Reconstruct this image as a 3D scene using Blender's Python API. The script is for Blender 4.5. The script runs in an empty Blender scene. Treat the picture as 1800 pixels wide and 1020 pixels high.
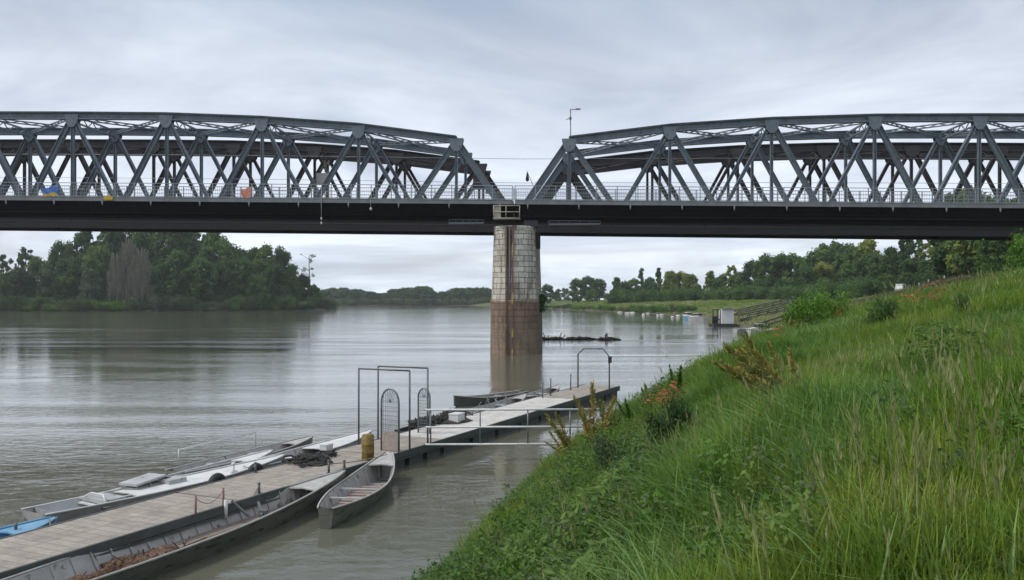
import bpy, math, random
import numpy as np
from mathutils import Vector, Matrix, noise as mnoise

# ------------------------------------------------------------------ camera, sky, sun, exposure
scene = bpy.context.scene
C = scene.collection
FPX, CX, HY, EYE = 1500.0, 900.0, 527.0, 4.65      # photo pixels (1800 wide), horizon row, eye height
cd = bpy.data.cameras.new('camera')
cam = bpy.data.objects.new('camera', cd); C.objects.link(cam)
cam.location = (0, 0, EYE); cam.rotation_euler = (math.radians(90), 0, 0)
cd.sensor_width = 36; cd.lens = 36 * FPX / 1800
cd.shift_y = (HY - 510) / 1800
cd.clip_start = 0.1; cd.clip_end = 12000
scene.camera = cam

SUN_EL, SUN_AZ = math.radians(52), math.radians(-104)   # azimuth from +Y towards +X: light from the left, slightly behind
world = bpy.data.worlds.new("World"); scene.world = world; world.use_nodes = True
def build_world():
    nt = world.node_tree; nt.nodes.clear(); N = nt.nodes.new; L = nt.links.new
    out = N('ShaderNodeOutputWorld'); bg = N('ShaderNodeBackground'); bg.inputs['Strength'].default_value = 0.12
    sky = N('ShaderNodeTexSky'); sky.sky_type = 'NISHITA'; sky.sun_disc = False
    sky.sun_elevation = SUN_EL; sky.sun_rotation = SUN_AZ; sky.dust_density = 2.5; sky.air_density = 1.2
    tc = N('ShaderNodeTexCoord'); sep = N('ShaderNodeSeparateXYZ'); L(tc.outputs['Generated'], sep.inputs[0])
    add = N('ShaderNodeMath'); add.operation = 'ADD'; add.inputs[1].default_value = 0.10
    mx = N('ShaderNodeMath'); mx.operation = 'MAXIMUM'; mx.inputs[1].default_value = 0.0
    L(sep.outputs['Z'], mx.inputs[0]); L(mx.outputs[0], add.inputs[0])
    dx = N('ShaderNodeMath'); dx.operation = 'DIVIDE'; L(sep.outputs['X'], dx.inputs[0]); L(add.outputs[0], dx.inputs[1])
    dy = N('ShaderNodeMath'); dy.operation = 'DIVIDE'; L(sep.outputs['Y'], dy.inputs[0]); L(add.outputs[0], dy.inputs[1])
    cb = N('ShaderNodeCombineXYZ'); L(dx.outputs[0], cb.inputs[0]); L(dy.outputs[0], cb.inputs[1])
    cb.inputs[2].default_value = 3.7
    def noise(scale, detail, rough, dist=0.0):
        n = N('ShaderNodeTexNoise'); n.inputs['Scale'].default_value = scale; n.inputs['Detail'].default_value = detail
        n.inputs['Roughness'].default_value = rough; n.inputs['Distortion'].default_value = dist
        L(cb.outputs[0], n.inputs['Vector']); return n
    n1 = noise(0.34, 7, 0.55, 0.5); n2 = noise(0.62, 9, 0.6, 0.6)
    cov = N('ShaderNodeMapRange'); cov.inputs[1].default_value = 0.36; cov.inputs[2].default_value = 0.54
    L(n1.outputs['Fac'], cov.inputs[0])
    covm = N('ShaderNodeMapRange'); covm.inputs[3].default_value = 0.55; covm.inputs[4].default_value = 1.0
    L(cov.outputs[0], covm.inputs[0])
    # cloud brightness: paler where thin
    cr = N('ShaderNodeValToRGB'); e = cr.color_ramp.elements
    e[0].position = 0.37; e[0].color = (2.95, 3.3, 4.0, 1); e[1].position = 0.64; e[1].color = (4.9, 5.3, 5.9, 1)
    L(n2.outputs['Fac'], cr.inputs[0])
    hz = N('ShaderNodeMapRange'); hz.inputs[1].default_value = 0.0; hz.inputs[2].default_value = 0.32
    hz.inputs[3].default_value = 1.30; hz.inputs[4].default_value = 0.95; L(sep.outputs['Z'], hz.inputs[0])
    mul = N('ShaderNodeVectorMath'); mul.operation = 'SCALE'; L(cr.outputs[0], mul.inputs[0]); L(hz.outputs[0], mul.inputs['Scale'])
    skm = N('ShaderNodeVectorMath'); skm.operation = 'SCALE'; skm.inputs['Scale'].default_value = 0.85; L(sky.outputs[0], skm.inputs[0])
    mix = N('ShaderNodeMix'); mix.data_type = 'RGBA'
    L(covm.outputs[0], mix.inputs['Factor']); L(skm.outputs[0], mix.inputs[6]); L(mul.outputs[0], mix.inputs[7])
    L(mix.outputs[2], bg.inputs['Color']); L(bg.outputs[0], out.inputs[0])
build_world()
sl = bpy.data.lights.new('sun', 'SUN'); sl.energy = 1.4; sl.angle = math.radians(12); sl.color = (1.0, 0.96, 0.9)
sun = bpy.data.objects.new('sun', sl); C.objects.link(sun)
sd = Vector((math.sin(SUN_AZ) * math.cos(SUN_EL), math.cos(SUN_AZ) * math.cos(SUN_EL), math.sin(SUN_EL)))
sun.rotation_euler = sd.to_track_quat('Z', 'Y').to_euler(); sun.location = (0, 0, 80)
scene.view_settings.view_transform = 'Standard'; scene.view_settings.look = 'None'
scene.view_settings.exposure = 0.55; scene.view_settings.gamma = 1.0
scene.cycles.use_adaptive_sampling = True

# ------------------------------------------------------------------ helpers
R = random.Random(7)
rng = np.random.default_rng(11)
def at(x, y, Y):                       # a photo pixel at depth Y as a point of the scene
    return Vector(((x - CX) / FPX * Y, Y, EYE + (HY - y) / FPX * Y))
def on(x, y, z):                       # a photo pixel on the level z
    Y = (EYE - z) * FPX / (y - HY)
    return Vector(((x - CX) / FPX * Y, Y, z))

def tag(o, label=None, cat=None, group=None, kind=None):
    if label: o['label'] = label
    if cat: o['category'] = cat
    if group: o['group'] = group
    if kind: o['kind'] = kind
    return o
def thing(name, label, cat, loc=(0, 0, 0), rz=0.0, group=None):
    o = bpy.data.objects.new(name, None); C.objects.link(o)
    o.location = loc; o.rotation_euler = (0, 0, rz); o.empty_display_size = 0.3
    return tag(o, label, cat, group)

class MB:
    def __init__(self, org=(0, 0, 0)):
        self.v = []; self.f = []; self.org = Vector(org); self.sm = []
    def add(self, vs, fs, smooth=False):
        n = len(self.v); self.v += [Vector(p) - self.org for p in vs]
        self.f += [tuple(i + n for i in f) for f in fs]; self.sm += [smooth] * len(fs)
        return self
    def box(self, c, s, rz=0.0, m=None):
        c = Vector(c); hx, hy, hz = s[0] / 2, s[1] / 2, s[2] / 2
        M = Matrix.Rotation(rz, 3, 'Z') if m is None else m
        vs = [c + M @ Vector((x, y, z)) for z in (-hz, hz) for x, y in ((-hx, -hy), (hx, -hy), (hx, hy), (-hx, hy))]
        return self.add(vs, [(3, 2, 1, 0), (4, 5, 6, 7), (0, 1, 5, 4), (1, 2, 6, 5), (2, 3, 7, 6), (3, 0, 4, 7)])
    def beam(self, p, q, w, d, n=(0, 1, 0)):
        """box from p to q; d is measured along n, w across it"""
        p = Vector(p); q = Vector(q); a = (q - p); L_ = a.length
        if L_ < 1e-6: return self
        a /= L_; n = Vector(n); n = (n - a * n.dot(a))
        if n.length < 1e-4: n = a.orthogonal()
        n.normalize(); b = a.cross(n)
        vs = [e + b * sx * w / 2 + n * sy * d / 2 for e in (p, q) for sx, sy in ((-1, -1), (1, -1), (1, 1), (-1, 1))]
        return self.add(vs, [(3, 2, 1, 0), (4, 5, 6, 7), (0, 1, 5, 4), (1, 2, 6, 5), (2, 3, 7, 6), (3, 0, 4, 7)])
    def ibeam(self, p, q, W, D, n, t=0.05):
        """two flanges and a web: W in the truss plane, D along n"""
        p = Vector(p); q = Vector(q); a = (q - p).normalized(); n = Vector(n); n = (n - a * n.dot(a)).normalized(); b = a.cross(n)
        self.beam(p + b * (W - t) / 2, q + b * (W - t) / 2, t, D, n)
        self.beam(p - b * (W - t) / 2, q - b * (W - t) / 2, t, D, n)
        self.beam(p, q, W - 2 * t, t, n)
        return self
    def tube(self, pts, r, k=8, r2=None, cap=True):
        pts = [Vector(p) for p in pts]; n = len(pts); vs = []; fs = []
        prev = None
        for i, p in enumerate(pts):
            a = (pts[min(i + 1, n - 1)] - pts[max(i - 1, 0)]).normalized()
            if prev is None: u = a.orthogonal().normalized()
            else:
                u = prev - a * prev.dot(a)
                u = u.normalized() if u.length > 1e-5 else a.orthogonal().normalized()
            prev = u; w = a.cross(u)
            rr = r if r2 is None else r + (r2 - r) * i / max(1, n - 1)
            for j in range(k):
                t = 2 * math.pi * j / k
                vs.append(p + (u * math.cos(t) + w * math.sin(t)) * rr)
        for i in range(n - 1):
            for j in range(k):
                fs.append((i * k + j, i * k + (j + 1) % k, (i + 1) * k + (j + 1) % k, (i + 1) * k + j))
        if cap:
            fs.append(tuple(range(k - 1, -1, -1))); fs.append(tuple((n - 1) * k + j for j in range(k)))
        return self.add(vs, fs, k > 5)
    def lathe(self, prof, c=(0, 0, 0), k=20):
        c = Vector(c); vs = []; fs = []
        for r, z in prof:
            for j in range(k):
                t = 2 * math.pi * j / k; vs.append(c + Vector((r * math.cos(t), r * math.sin(t), z)))
        for i in range(len(prof) - 1):
            for j in range(k):
                fs.append((i * k + j, i * k + (j + 1) % k, (i + 1) * k + (j + 1) % k, (i + 1) * k + j))
        fs.append(tuple(range(k - 1, -1, -1))); fs.append(tuple((len(prof) - 1) * k + j for j in range(k)))
        return self.add(vs, fs, True)
    def blob(self, c, s, seed=0, amp=0.25, nu=12, nv=8):
        c = Vector(c); vs = []; fs = []
        for i in range(nv + 1):
            ph = math.pi * i / nv
            for j in range(nu):
                t = 2 * math.pi * j / nu
                d = Vector((math.sin(ph) * math.cos(t), math.sin(ph) * math.sin(t), math.cos(ph)))
                k = 1 + amp * mnoise.noise(d * 1.7 + Vector((seed, 0, 0)))
                vs.append(c + Vector((d.x * s[0], d.y * s[1], d.z * s[2])) * k)
        for i in range(nv):
            for j in range(nu):
                fs.append((i * nu + j, (i + 1) * nu + j, (i + 1) * nu + (j + 1) % nu, i * nu + (j + 1) % nu))
        return self.add(vs, fs, True)
    def mesh(self, name, mat):
        me = bpy.data.meshes.new(name); me.from_pydata([tuple(p) for p in self.v], [], self.f)
        me.polygons.foreach_set('use_smooth', self.sm)
        me.materials.append(mat); me.update(); return me
    def build(self, name, mat, parent=None):
        o = bpy.data.objects.new(name, self.mesh(name, mat)); C.objects.link(o)
        if parent is not None: o.parent = parent
        return o

def copy_tree(o, parent=None):
    c = o.copy(); C.objects.link(c)
    if parent is not None: c.parent = parent
    for ch in [x for x in bpy.data.objects if x.parent == o]: copy_tree(ch, c)
    return c

# ------------------------------------------------------------------ materials
MATS = {}
def mat(name, c1, c2=None, scale=2.0, rough=0.7, metal=0.0, bump=0.0, c3=None, spot=0.62, spot_scale=None, stretch=None, bscale=None, world_pos=False, spec=0.5):
    if name in MATS: return MATS[name]
    m = bpy.data.materials.new(name); m.use_nodes = True; nt = m.node_tree; nt.nodes.clear(); N = nt.nodes.new; L = nt.links.new
    out = N('ShaderNodeOutputMaterial'); p = N('ShaderNodeBsdfPrincipled'); L(p.outputs[0], out.inputs[0])
    p.inputs['Roughness'].default_value = rough; p.inputs['Metallic'].default_value = metal
    p.inputs['Specular IOR Level'].default_value = spec
    c2 = c2 or tuple(x * 0.75 for x in c1)
    if world_pos: src = N('ShaderNodeNewGeometry').outputs['Position']
    else: src = N('ShaderNodeTexCoord').outputs['Object']
    if stretch:
        mp = N('ShaderNodeMapping'); mp.inputs['Scale'].default_value = stretch; L(src, mp.inputs[0]); src = mp.outputs[0]
    n = N('ShaderNodeTexNoise'); n.inputs['Scale'].default_value = scale; n.inputs['Detail'].default_value = 6; n.inputs['Roughness'].default_value = 0.65
    L(src, n.inputs['Vector'])
    r = N('ShaderNodeMapRange'); r.inputs[1].default_value = 0.32; r.inputs[2].default_value = 0.68; L(n.outputs['Fac'], r.inputs[0])
    mx = N('ShaderNodeMix'); mx.data_type = 'RGBA'; mx.inputs[6].default_value = (*c1, 1); mx.inputs[7].default_value = (*c2, 1)
    L(r.outputs[0], mx.inputs['Factor']); col = mx.outputs[2]
    if c3:
        n3 = N('ShaderNodeTexNoise'); n3.inputs['Scale'].default_value = spot_scale or scale * 2.3; n3.inputs['Detail'].default_value = 8
        L(src, n3.inputs['Vector'])
        r3 = N('ShaderNodeMapRange'); r3.inputs[1].default_value = spot; r3.inputs[2].default_value = spot + 0.08; L(n3.outputs['Fac'], r3.inputs[0])
        m3 = N('ShaderNodeMix'); m3.data_type = 'RGBA'; m3.inputs[7].default_value = (*c3, 1)
        L(r3.outputs[0], m3.inputs['Factor']); L(col, m3.inputs[6]); col = m3.outputs[2]
    L(col, p.inputs['Base Color'])
    if bump:
        b = N('ShaderNodeBump'); b.inputs['Strength'].default_value = 0.8; b.inputs['Distance'].default_value = bump
        nb = N('ShaderNodeTexNoise'); nb.inputs['Scale'].default_value = bscale or scale * 4; nb.inputs['Detail'].default_value = 6
        L(src, nb.inputs['Vector']); L(nb.outputs['Fac'], b.inputs['Height']); L(b.outputs[0], p.inputs['Normal'])
    MATS[name] = m; return m

M_STEEL = mat('blue_grey_paint', (0.175, 0.212, 0.245), (0.105, 0.13, 0.155), 1.1, 0.55, c3=(0.085, 0.06, 0.05), spot=0.60, spot_scale=4.0)
M_RUST = mat('brown_rail_steel', (0.062, 0.058, 0.062), (0.038, 0.035, 0.038), 0.9, 0.75, c3=(0.11, 0.06, 0.04), spot=0.6)
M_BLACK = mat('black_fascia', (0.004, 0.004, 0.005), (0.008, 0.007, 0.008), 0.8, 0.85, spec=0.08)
M_GIRD = mat('dark_girder', (0.040, 0.040, 0.046), (0.026, 0.025, 0.03), 0.5, 0.7, c3=(0.05, 0.035, 0.03), spot=0.62)
M_EDGE = mat('deck_edge_concrete', (0.22, 0.235, 0.24), (0.14, 0.15, 0.16), 1.2, 0.8)
M_RAIL = mat('galvanised_rail', (0.34, 0.37, 0.38), (0.24, 0.27, 0.28), 3, 0.5, 0.3)
M_ASPH = mat('asphalt', (0.05, 0.05, 0.052), (0.07, 0.07, 0.068), 2, 0.9)
M_GALV = mat('galvanised_tube', (0.24, 0.26, 0.27), (0.14, 0.15, 0.16), 6, 0.45, 0.5)
M_DKGALV = mat('dull_dark_tube', (0.15, 0.165, 0.17), (0.09, 0.10, 0.105), 6, 0.5, 0.3)
M_WHITE = mat('white_paint', (0.72, 0.73, 0.72), (0.55, 0.55, 0.53), 3, 0.5, c3=(0.3, 0.24, 0.18), spot=0.68)
M_RUBBER = mat('black_rubber', (0.018, 0.018, 0.02), None, 5, 0.7)
M_OCHRE = mat('ochre_paint', (0.30, 0.20, 0.03), (0.17, 0.12, 0.03), 7, 0.6, c3=(0.08, 0.05, 0.02), spot=0.55)
M_REDP = mat('faded_red_paint', (0.30, 0.12, 0.10), (0.24, 0.15, 0.13), 9, 0.6)
M_BOATAL = mat('dull_aluminium', (0.44, 0.43, 0.41), (0.29, 0.28, 0.265), 2.2, 0.5, 0.35, 0.004, c3=(0.12, 0.115, 0.09), spot=0.6)
M_BOATGR = mat('weathered_grey_hull', (0.25, 0.245, 0.215), (0.14, 0.135, 0.115), 2.5, 0.65, 0.0, 0.004, c3=(0.05, 0.055, 0.035), spot=0.6)
M_BOATLT = mat('pale_hull', (0.47, 0.48, 0.47), (0.33, 0.34, 0.34), 2.0, 0.5, c3=(0.16, 0.15, 0.12), spot=0.62)
M_BOATDK = mat('dark_hull', (0.06, 0.065, 0.06), (0.1, 0.1, 0.09), 3, 0.6)
M_BLUE = mat('light_blue_paint', (0.13, 0.30, 0.46), (0.20, 0.38, 0.52), 3, 0.5, c3=(0.09, 0.16, 0.24), spot=0.64)
M_GUN = mat('bright_gunwale', (0.5, 0.5, 0.47), (0.34, 0.33, 0.3), 4, 0.5)
M_PLANK = mat('silt_floor_boards', (0.27, 0.215, 0.18), (0.17, 0.135, 0.11), 5, 0.85, 0, 0.004)
M_DEBRIS = mat('brown_leaf_debris', (0.16, 0.085, 0.05), (0.09, 0.06, 0.045), 11, 0.95, 0, 0.03, c3=(0.26, 0.19, 0.12), spot=0.56)
M_NET = mat('dark_net', (0.03, 0.032, 0.03), (0.06, 0.055, 0.05), 12, 0.95, 0, 0.03)
M_WOOD = mat('driftwood', (0.045, 0.035, 0.028), (0.08, 0.065, 0.05), 3, 0.9, 0, 0.03)
M_BARK = mat('bark', (0.085, 0.075, 0.06), (0.05, 0.042, 0.034), 1.5, 0.95, 0, 0.05)
M_DEADBARK = mat('bare_grey_bark', (0.225, 0.20, 0.155), (0.12, 0.125, 0.085), 0.8, 0.95)
M_CARD = mat('dark_car_paint', (0.025, 0.028, 0.032), None, 2, 0.25)
M_CARW = mat('white_car_paint', (0.7, 0.7, 0.7), (0.6, 0.6, 0.6), 2, 0.3)
M_GLASS = mat('tinted_window', (0.02, 0.025, 0.03), None, 2, 0.1)
M_YEL = mat('yellow_paint', (0.6, 0.40, 0.03), None, 3, 0.6)
M_TBLUE = mat('blue_tarpaulin', (0.05, 0.13, 0.42), (0.1, 0.2, 0.5), 3, 0.6)
M_ORANGE = mat('orange_cloth', (0.62, 0.17, 0.10), (0.62, 0.35, 0.28), 3, 0.8)
M_CREAM = mat('cream_paint', (0.42, 0.39, 0.31), (0.28, 0.25, 0.2), 4, 0.7)
M_BEAR = mat('rusty_bearing', (0.14, 0.06, 0.04), (0.07, 0.035, 0.03), 3, 0.9)
M_DARKG = mat('dark_cloth', (0.03, 0.035, 0.035), None, 3, 0.9)
M_BOARD = mat('pale_sign_board', (0.42, 0.38, 0.38), (0.5, 0.48, 0.46), 2, 0.7)
M_SKIN = mat('skin', (0.35, 0.2, 0.14), None, 3, 0.7)

def mat_pontoon(name, base, base2, dirt):
    m = bpy.data.materials.new(name); m.use_nodes = True; nt = m.node_tree; nt.nodes.clear(); N = nt.nodes.new; L = nt.links.new
    out = N('ShaderNodeOutputMaterial'); p = N('ShaderNodeBsdfPrincipled'); L(p.outputs[0], out.inputs[0]); p.inputs['Roughness'].default_value = 0.85
    tc = N('ShaderNodeTexCoord')
    br = N('ShaderNodeTexBrick'); br.inputs['Scale'].default_value = 1.0; br.inputs['Brick Width'].default_value = 1.9; br.inputs['Row Height'].default_value = 0.24
    br.inputs['Mortar Size'].default_value = 0.012; br.offset = 0.0
    br.inputs['Color1'].default_value = (*base, 1); br.inputs['Color2'].default_value = (*base2, 1); br.inputs['Mortar'].default_value = (*[x * 0.72 for x in base], 1)
    mp = N('ShaderNodeMapping'); mp.inputs['Rotation'].default_value = (0, 0, math.radians(90)); mp.inputs['Location'].default_value = (0, 0.03, 0)
    L(tc.outputs['Object'], mp.inputs[0]); L(mp.outputs[0], br.inputs['Vector'])
    n = N('ShaderNodeTexNoise'); n.inputs['Scale'].default_value = 2.2; n.inputs['Detail'].default_value = 10; n.inputs['Roughness'].default_value = 0.8
    L(tc.outputs['Object'], n.inputs['Vector'])
    r = N('ShaderNodeMapRange'); r.inputs[1].default_value = 0.44; r.inputs[2].default_value = 0.60; r.inputs[4].default_value = 0.75; L(n.outputs['Fac'], r.inputs[0])
    mx = N('ShaderNodeMix'); mx.data_type = 'RGBA'; mx.inputs[7].default_value = (*dirt, 1); L(br.outputs['Color'], mx.inputs[6]); L(r.outputs[0], mx.inputs['Factor'])
    L(mx.outputs[2], p.inputs['Base Color'])
    b = N('ShaderNodeBump'); b.inputs['Distance'].default_value = 0.006; L(br.outputs['Fac'], b.inputs['Height']); b.invert = True; L(b.outputs[0], p.inputs['Normal'])
    return m
M_DECK = mat_pontoon('tan_deck_boards', (0.34, 0.30, 0.25), (0.40, 0.355, 0.30), (0.20, 0.18, 0.155))
M_DECK2 = mat_pontoon('pale_deck_boards', (0.56, 0.54, 0.50), (0.64, 0.62, 0.58), (0.40, 0.37, 0.33))

def mat_stone():
    """pier masonry: pale weathered blocks above, iron-stained brick-red courses below"""
    m = bpy.data.materials.new('pier_masonry'); m.use_nodes = True; nt = m.node_tree; nt.nodes.clear(); N = nt.nodes.new; L = nt.links.new
    out = N('ShaderNodeOutputMaterial'); p = N('ShaderNodeBsdfPrincipled'); L(p.outputs[0], out.inputs[0]); p.inputs['Roughness'].default_value = 0.9
    uv = N('ShaderNodeUVMap'); tc = N('ShaderNodeTexCoord')
    br = N('ShaderNodeTexBrick'); br.inputs['Scale'].default_value = 1.0; br.inputs['Brick Width'].default_value = 1.05; br.inputs['Row Height'].default_value = 0.47
    wv = N('ShaderNodeTexNoise'); wv.inputs['Scale'].default_value = 1.4; wv.inputs['Detail'].default_value = 3; L(uv.outputs[0], wv.inputs['Vector'])
    wm_ = N('ShaderNodeVectorMath'); wm_.operation = 'MULTIPLY_ADD'; wm_.inputs[1].default_value = (.16, .10, 0); L(wv.outputs['Color'], wm_.inputs[0]); L(uv.outputs[0], wm_.inputs[2])
    br.inputs['Mortar Size'].default_value = 0.022; br.inputs['Mortar Smooth'].default_value = 0.3; br.inputs['Bias'].default_value = -0.1
    br.inputs['Color1'].default_value = (0.74, 0.69, 0.60, 1); br.inputs['Color2'].default_value = (0.46, 0.42, 0.35, 1); br.inputs['Mortar'].default_value = (0.06, 0.055, 0.05, 1)
    L(wm_.outputs[0], br.inputs['Vector'])
    br2 = N('ShaderNodeTexBrick'); br2.inputs['Scale'].default_value = 1.0; br2.inputs['Brick Width'].default_value = 1.4; br2.inputs['Row Height'].default_value = 0.55
    br2.inputs['Mortar Size'].default_value = 0.024; br2.inputs['Color1'].default_value = (0.30, 0.19, 0.135, 1); br2.inputs['Color2'].default_value = (0.20, 0.15, 0.11, 1); br2.inputs['Mortar'].default_value = (0.08, 0.06, 0.045, 1)
    L(wm_.outputs[0], br2.inputs['Vector'])
    sep = N('ShaderNodeSeparateXYZ'); L(uv.outputs[0], sep.inputs[0])
    nz = N('ShaderNodeTexNoise'); nz.inputs['Scale'].default_value = 0.5; nz.inputs['Detail'].default_value = 5; L(uv.outputs[0], nz.inputs['Vector'])
    hh = N('ShaderNodeMath'); hh.operation = 'MULTIPLY_ADD'; hh.inputs[1].default_value = 0.35; L(nz.outputs['Fac'], hh.inputs[0]); L(sep.outputs['Y'], hh.inputs[2])
    up = N('ShaderNodeMapRange'); up.inputs[1].default_value = 4.62; up.inputs[2].default_value = 4.98; L(hh.outputs[0], up.inputs[0])
    # grime
    n = N('ShaderNodeTexNoise'); n.inputs['Scale'].default_value = 1.1; n.inputs['Detail'].default_value = 9; n.inputs['Roughness'].default_value = 0.75
    mp = N('ShaderNodeMapping'); mp.inputs['Scale'].default_value = (1.6, 0.5, 1); L(uv.outputs[0], mp.inputs[0]); L(mp.outputs[0], n.inputs['Vector'])
    r = N('ShaderNodeMapRange'); r.inputs[1].default_value = 0.46; r.inputs[2].default_value = 0.70; r.inputs[4].default_value = 0.9; L(n.outputs['Fac'], r.inputs[0])
    g = N('ShaderNodeMix'); g.data_type = 'RGBA'; g.inputs[7].default_value = (0.13, 0.12, 0.10, 1); L(br.outputs['Color'], g.inputs[6]); L(r.outputs[0], g.inputs['Factor'])
    # mud stain in the lowest courses
    lo = N('ShaderNodeMapRange'); lo.inputs[1].default_value = 3.4; lo.inputs[2].default_value = 1.8; L(hh.outputs[0], lo.inputs[0])
    g2 = N('ShaderNodeMix'); g2.data_type = 'RGBA'; g2.inputs[7].default_value = (0.28, 0.225, 0.16, 1); L(br2.outputs['Color'], g2.inputs[6]); 
    lm = N('ShaderNodeMath'); lm.operation = 'MULTIPLY'; lm.inputs[1].default_value = 0.6; L(lo.outputs[0], lm.inputs[0]); L(lm.outputs[0], g2.inputs['Factor'])
    g3 = N('ShaderNodeMix'); g3.data_type = 'RGBA'; g3.inputs[7].default_value = (0.09, 0.06, 0.045, 1); L(g2.outputs[2], g3.inputs[6]); L(r.outputs[0], g3.inputs['Factor'])
    mx = N('ShaderNodeMix'); mx.data_type = 'RGBA'; L(up.outputs[0], mx.inputs['Factor']); L(g3.outputs[2], mx.inputs[6]); L(g.outputs[2], mx.inputs[7])
    ms_ = N('ShaderNodeMapping'); ms_.inputs['Scale'].default_value = (2.2, 0.22, 1); L(uv.outputs[0], ms_.inputs[0]); ns_ = N('ShaderNodeTexNoise'); ns_.inputs['Scale'].default_value = 1.3; ns_.inputs['Detail'].default_value = 6; L(ms_.outputs[0], ns_.inputs['Vector'])
    rs_ = N('ShaderNodeMapRange'); rs_.inputs[1].default_value = 0.54; rs_.inputs[2].default_value = 0.68; rs_.inputs[4].default_value = 0.75; L(ns_.outputs['Fac'], rs_.inputs[0])
    m5 = N('ShaderNodeMix'); m5.data_type = 'RGBA'; m5.inputs[7].default_value = (0.12, 0.085, 0.06, 1); L(mx.outputs[2], m5.inputs[6]); L(rs_.outputs[0], m5.inputs['Factor'])
    L(m5.outputs[2], p.inputs['Base Color'])
    b = N('ShaderNodeBump'); b.inputs['Distance'].default_value = 0.04; b.invert = True; L(br.outputs['Fac'], b.inputs['Height']); L(b.outputs[0], p.inputs['Normal'])
    return m
M_STONE = mat_stone()

def mat_leaf(name, dark, mid, light, scale=0.18, trans=0.36, pos=(0.36, 0.52, 0.66), fine=1.3):
    m = bpy.data.materials.new(name); m.use_nodes = True; nt = m.node_tree; nt.nodes.clear(); N = nt.nodes.new; L = nt.links.new
    out = N('ShaderNodeOutputMaterial'); d = N('ShaderNodeBsdfPrincipled'); d.inputs['Roughness'].default_value = 0.6; d.inputs['Specular IOR Level'].default_value = 0.25
    t = N('ShaderNodeBsdfTranslucent'); ms = N('ShaderNodeMixShader'); ms.inputs[0].default_value = trans
    geo = N('ShaderNodeNewGeometry'); oi = N('ShaderNodeObjectInfo')
    n1 = N('ShaderNodeTexNoise'); n1.inputs['Scale'].default_value = scale; n1.inputs['Detail'].default_value = 4; L(geo.outputs['Position'], n1.inputs['Vector'])
    n2 = N('ShaderNodeTexNoise'); n2.inputs['Scale'].default_value = fine; n2.inputs['Detail'].default_value = 3; L(geo.outputs['Position'], n2.inputs['Vector'])
    a = N('ShaderNodeMath'); a.operation = 'MULTIPLY_ADD'; a.inputs[1].default_value = 0.35; L(n2.outputs['Fac'], a.inputs[0])
    s = N('ShaderNodeMath'); s.operation = 'MULTIPLY'; s.inputs[1].default_value = 0.65; L(n1.outputs['Fac'], s.inputs[0]); L(s.outputs[0], a.inputs[2])
    o = N('ShaderNodeMath'); o.operation = 'MULTIPLY_ADD'; o.inputs[1].default_value = 0.16; o.inputs[2].default_value = -0.08; L(oi.outputs['Random'], o.inputs[0])
    f = N('ShaderNodeMath'); L(a.outputs[0], f.inputs[0]); L(o.outputs[0], f.inputs[1])
    cr = N('ShaderNodeValToRGB'); e = cr.color_ramp.elements
    e[0].position = pos[0]; e[0].color = (*dark, 1); e[1].position = pos[2]; e[1].color = (*light, 1); k = e.new(pos[1]); k.color = (*mid, 1)
    L(f.outputs[0], cr.inputs[0]); L(cr.outputs[0], d.inputs['Base Color']); L(cr.outputs[0], t.inputs['Color'])
    L(d.outputs[0], ms.inputs[1]); L(t.outputs[0], ms.inputs[2]); L(ms.outputs[0], out.inputs[0])
    return m
ML_DARK = mat_leaf('dark_leaves', (0.036, 0.078, 0.022), (0.070, 0.140, 0.038), (0.125, 0.21, 0.052))
ML_MID = mat_leaf('mid_leaves', (0.050, 0.108, 0.024), (0.098, 0.182, 0.038), (0.165, 0.25, 0.055))
ML_YEL = mat_leaf('yellow_green_leaves', (0.11, 0.16, 0.025), (0.20, 0.25, 0.04), (0.32, 0.33, 0.07))
ML_BRIGHT = mat_leaf('bright_green_leaves', (0.05, 0.13, 0.015), (0.10, 0.22, 0.022), (0.16, 0.28, 0.04), 0.6, fine=4)
ML_GREY = mat_leaf('grey_green_leaves', (0.048, 0.080, 0.036), (0.085, 0.125, 0.056), (0.13, 0.17, 0.085))
ML_GRASS = mat_leaf('grass_blades', (0.075, 0.160, 0.018), (0.165, 0.285, 0.032), (0.30, 0.355, 0.06), 0.30, 0.42, (0.34, 0.50, 0.66), fine=2.2)
ML_GRASSB = mat_leaf('blue_green_blades', (0.08, 0.17, 0.035), (0.15, 0.28, 0.065), (0.24, 0.35, 0.12), 0.3, 0.3, fine=2.2)
ML_DRY = mat_leaf('dry_grass', (0.20, 0.23, 0.08), (0.30, 0.32, 0.13), (0.42, 0.42, 0.21), 0.5, 0.25, fine=2)
ML_BROWN = mat_leaf('brown_dry_grass', (0.11, 0.105, 0.055), (0.15, 0.13, 0.075), (0.19, 0.165, 0.095), 0.3, 0.2, fine=2)
ML_DOCK = mat_leaf('ripe_seed_spikes', (0.20, 0.22, 0.05), (0.31, 0.29, 0.07), (0.38, 0.28, 0.09), 3.0, 0.2, fine=9)
ML_POPPY = mat_leaf('poppy_red', (0.50, 0.14, 0.07), (0.58, 0.19, 0.10), (0.60, 0.25, 0.14), 2.0, 0.3)

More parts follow.
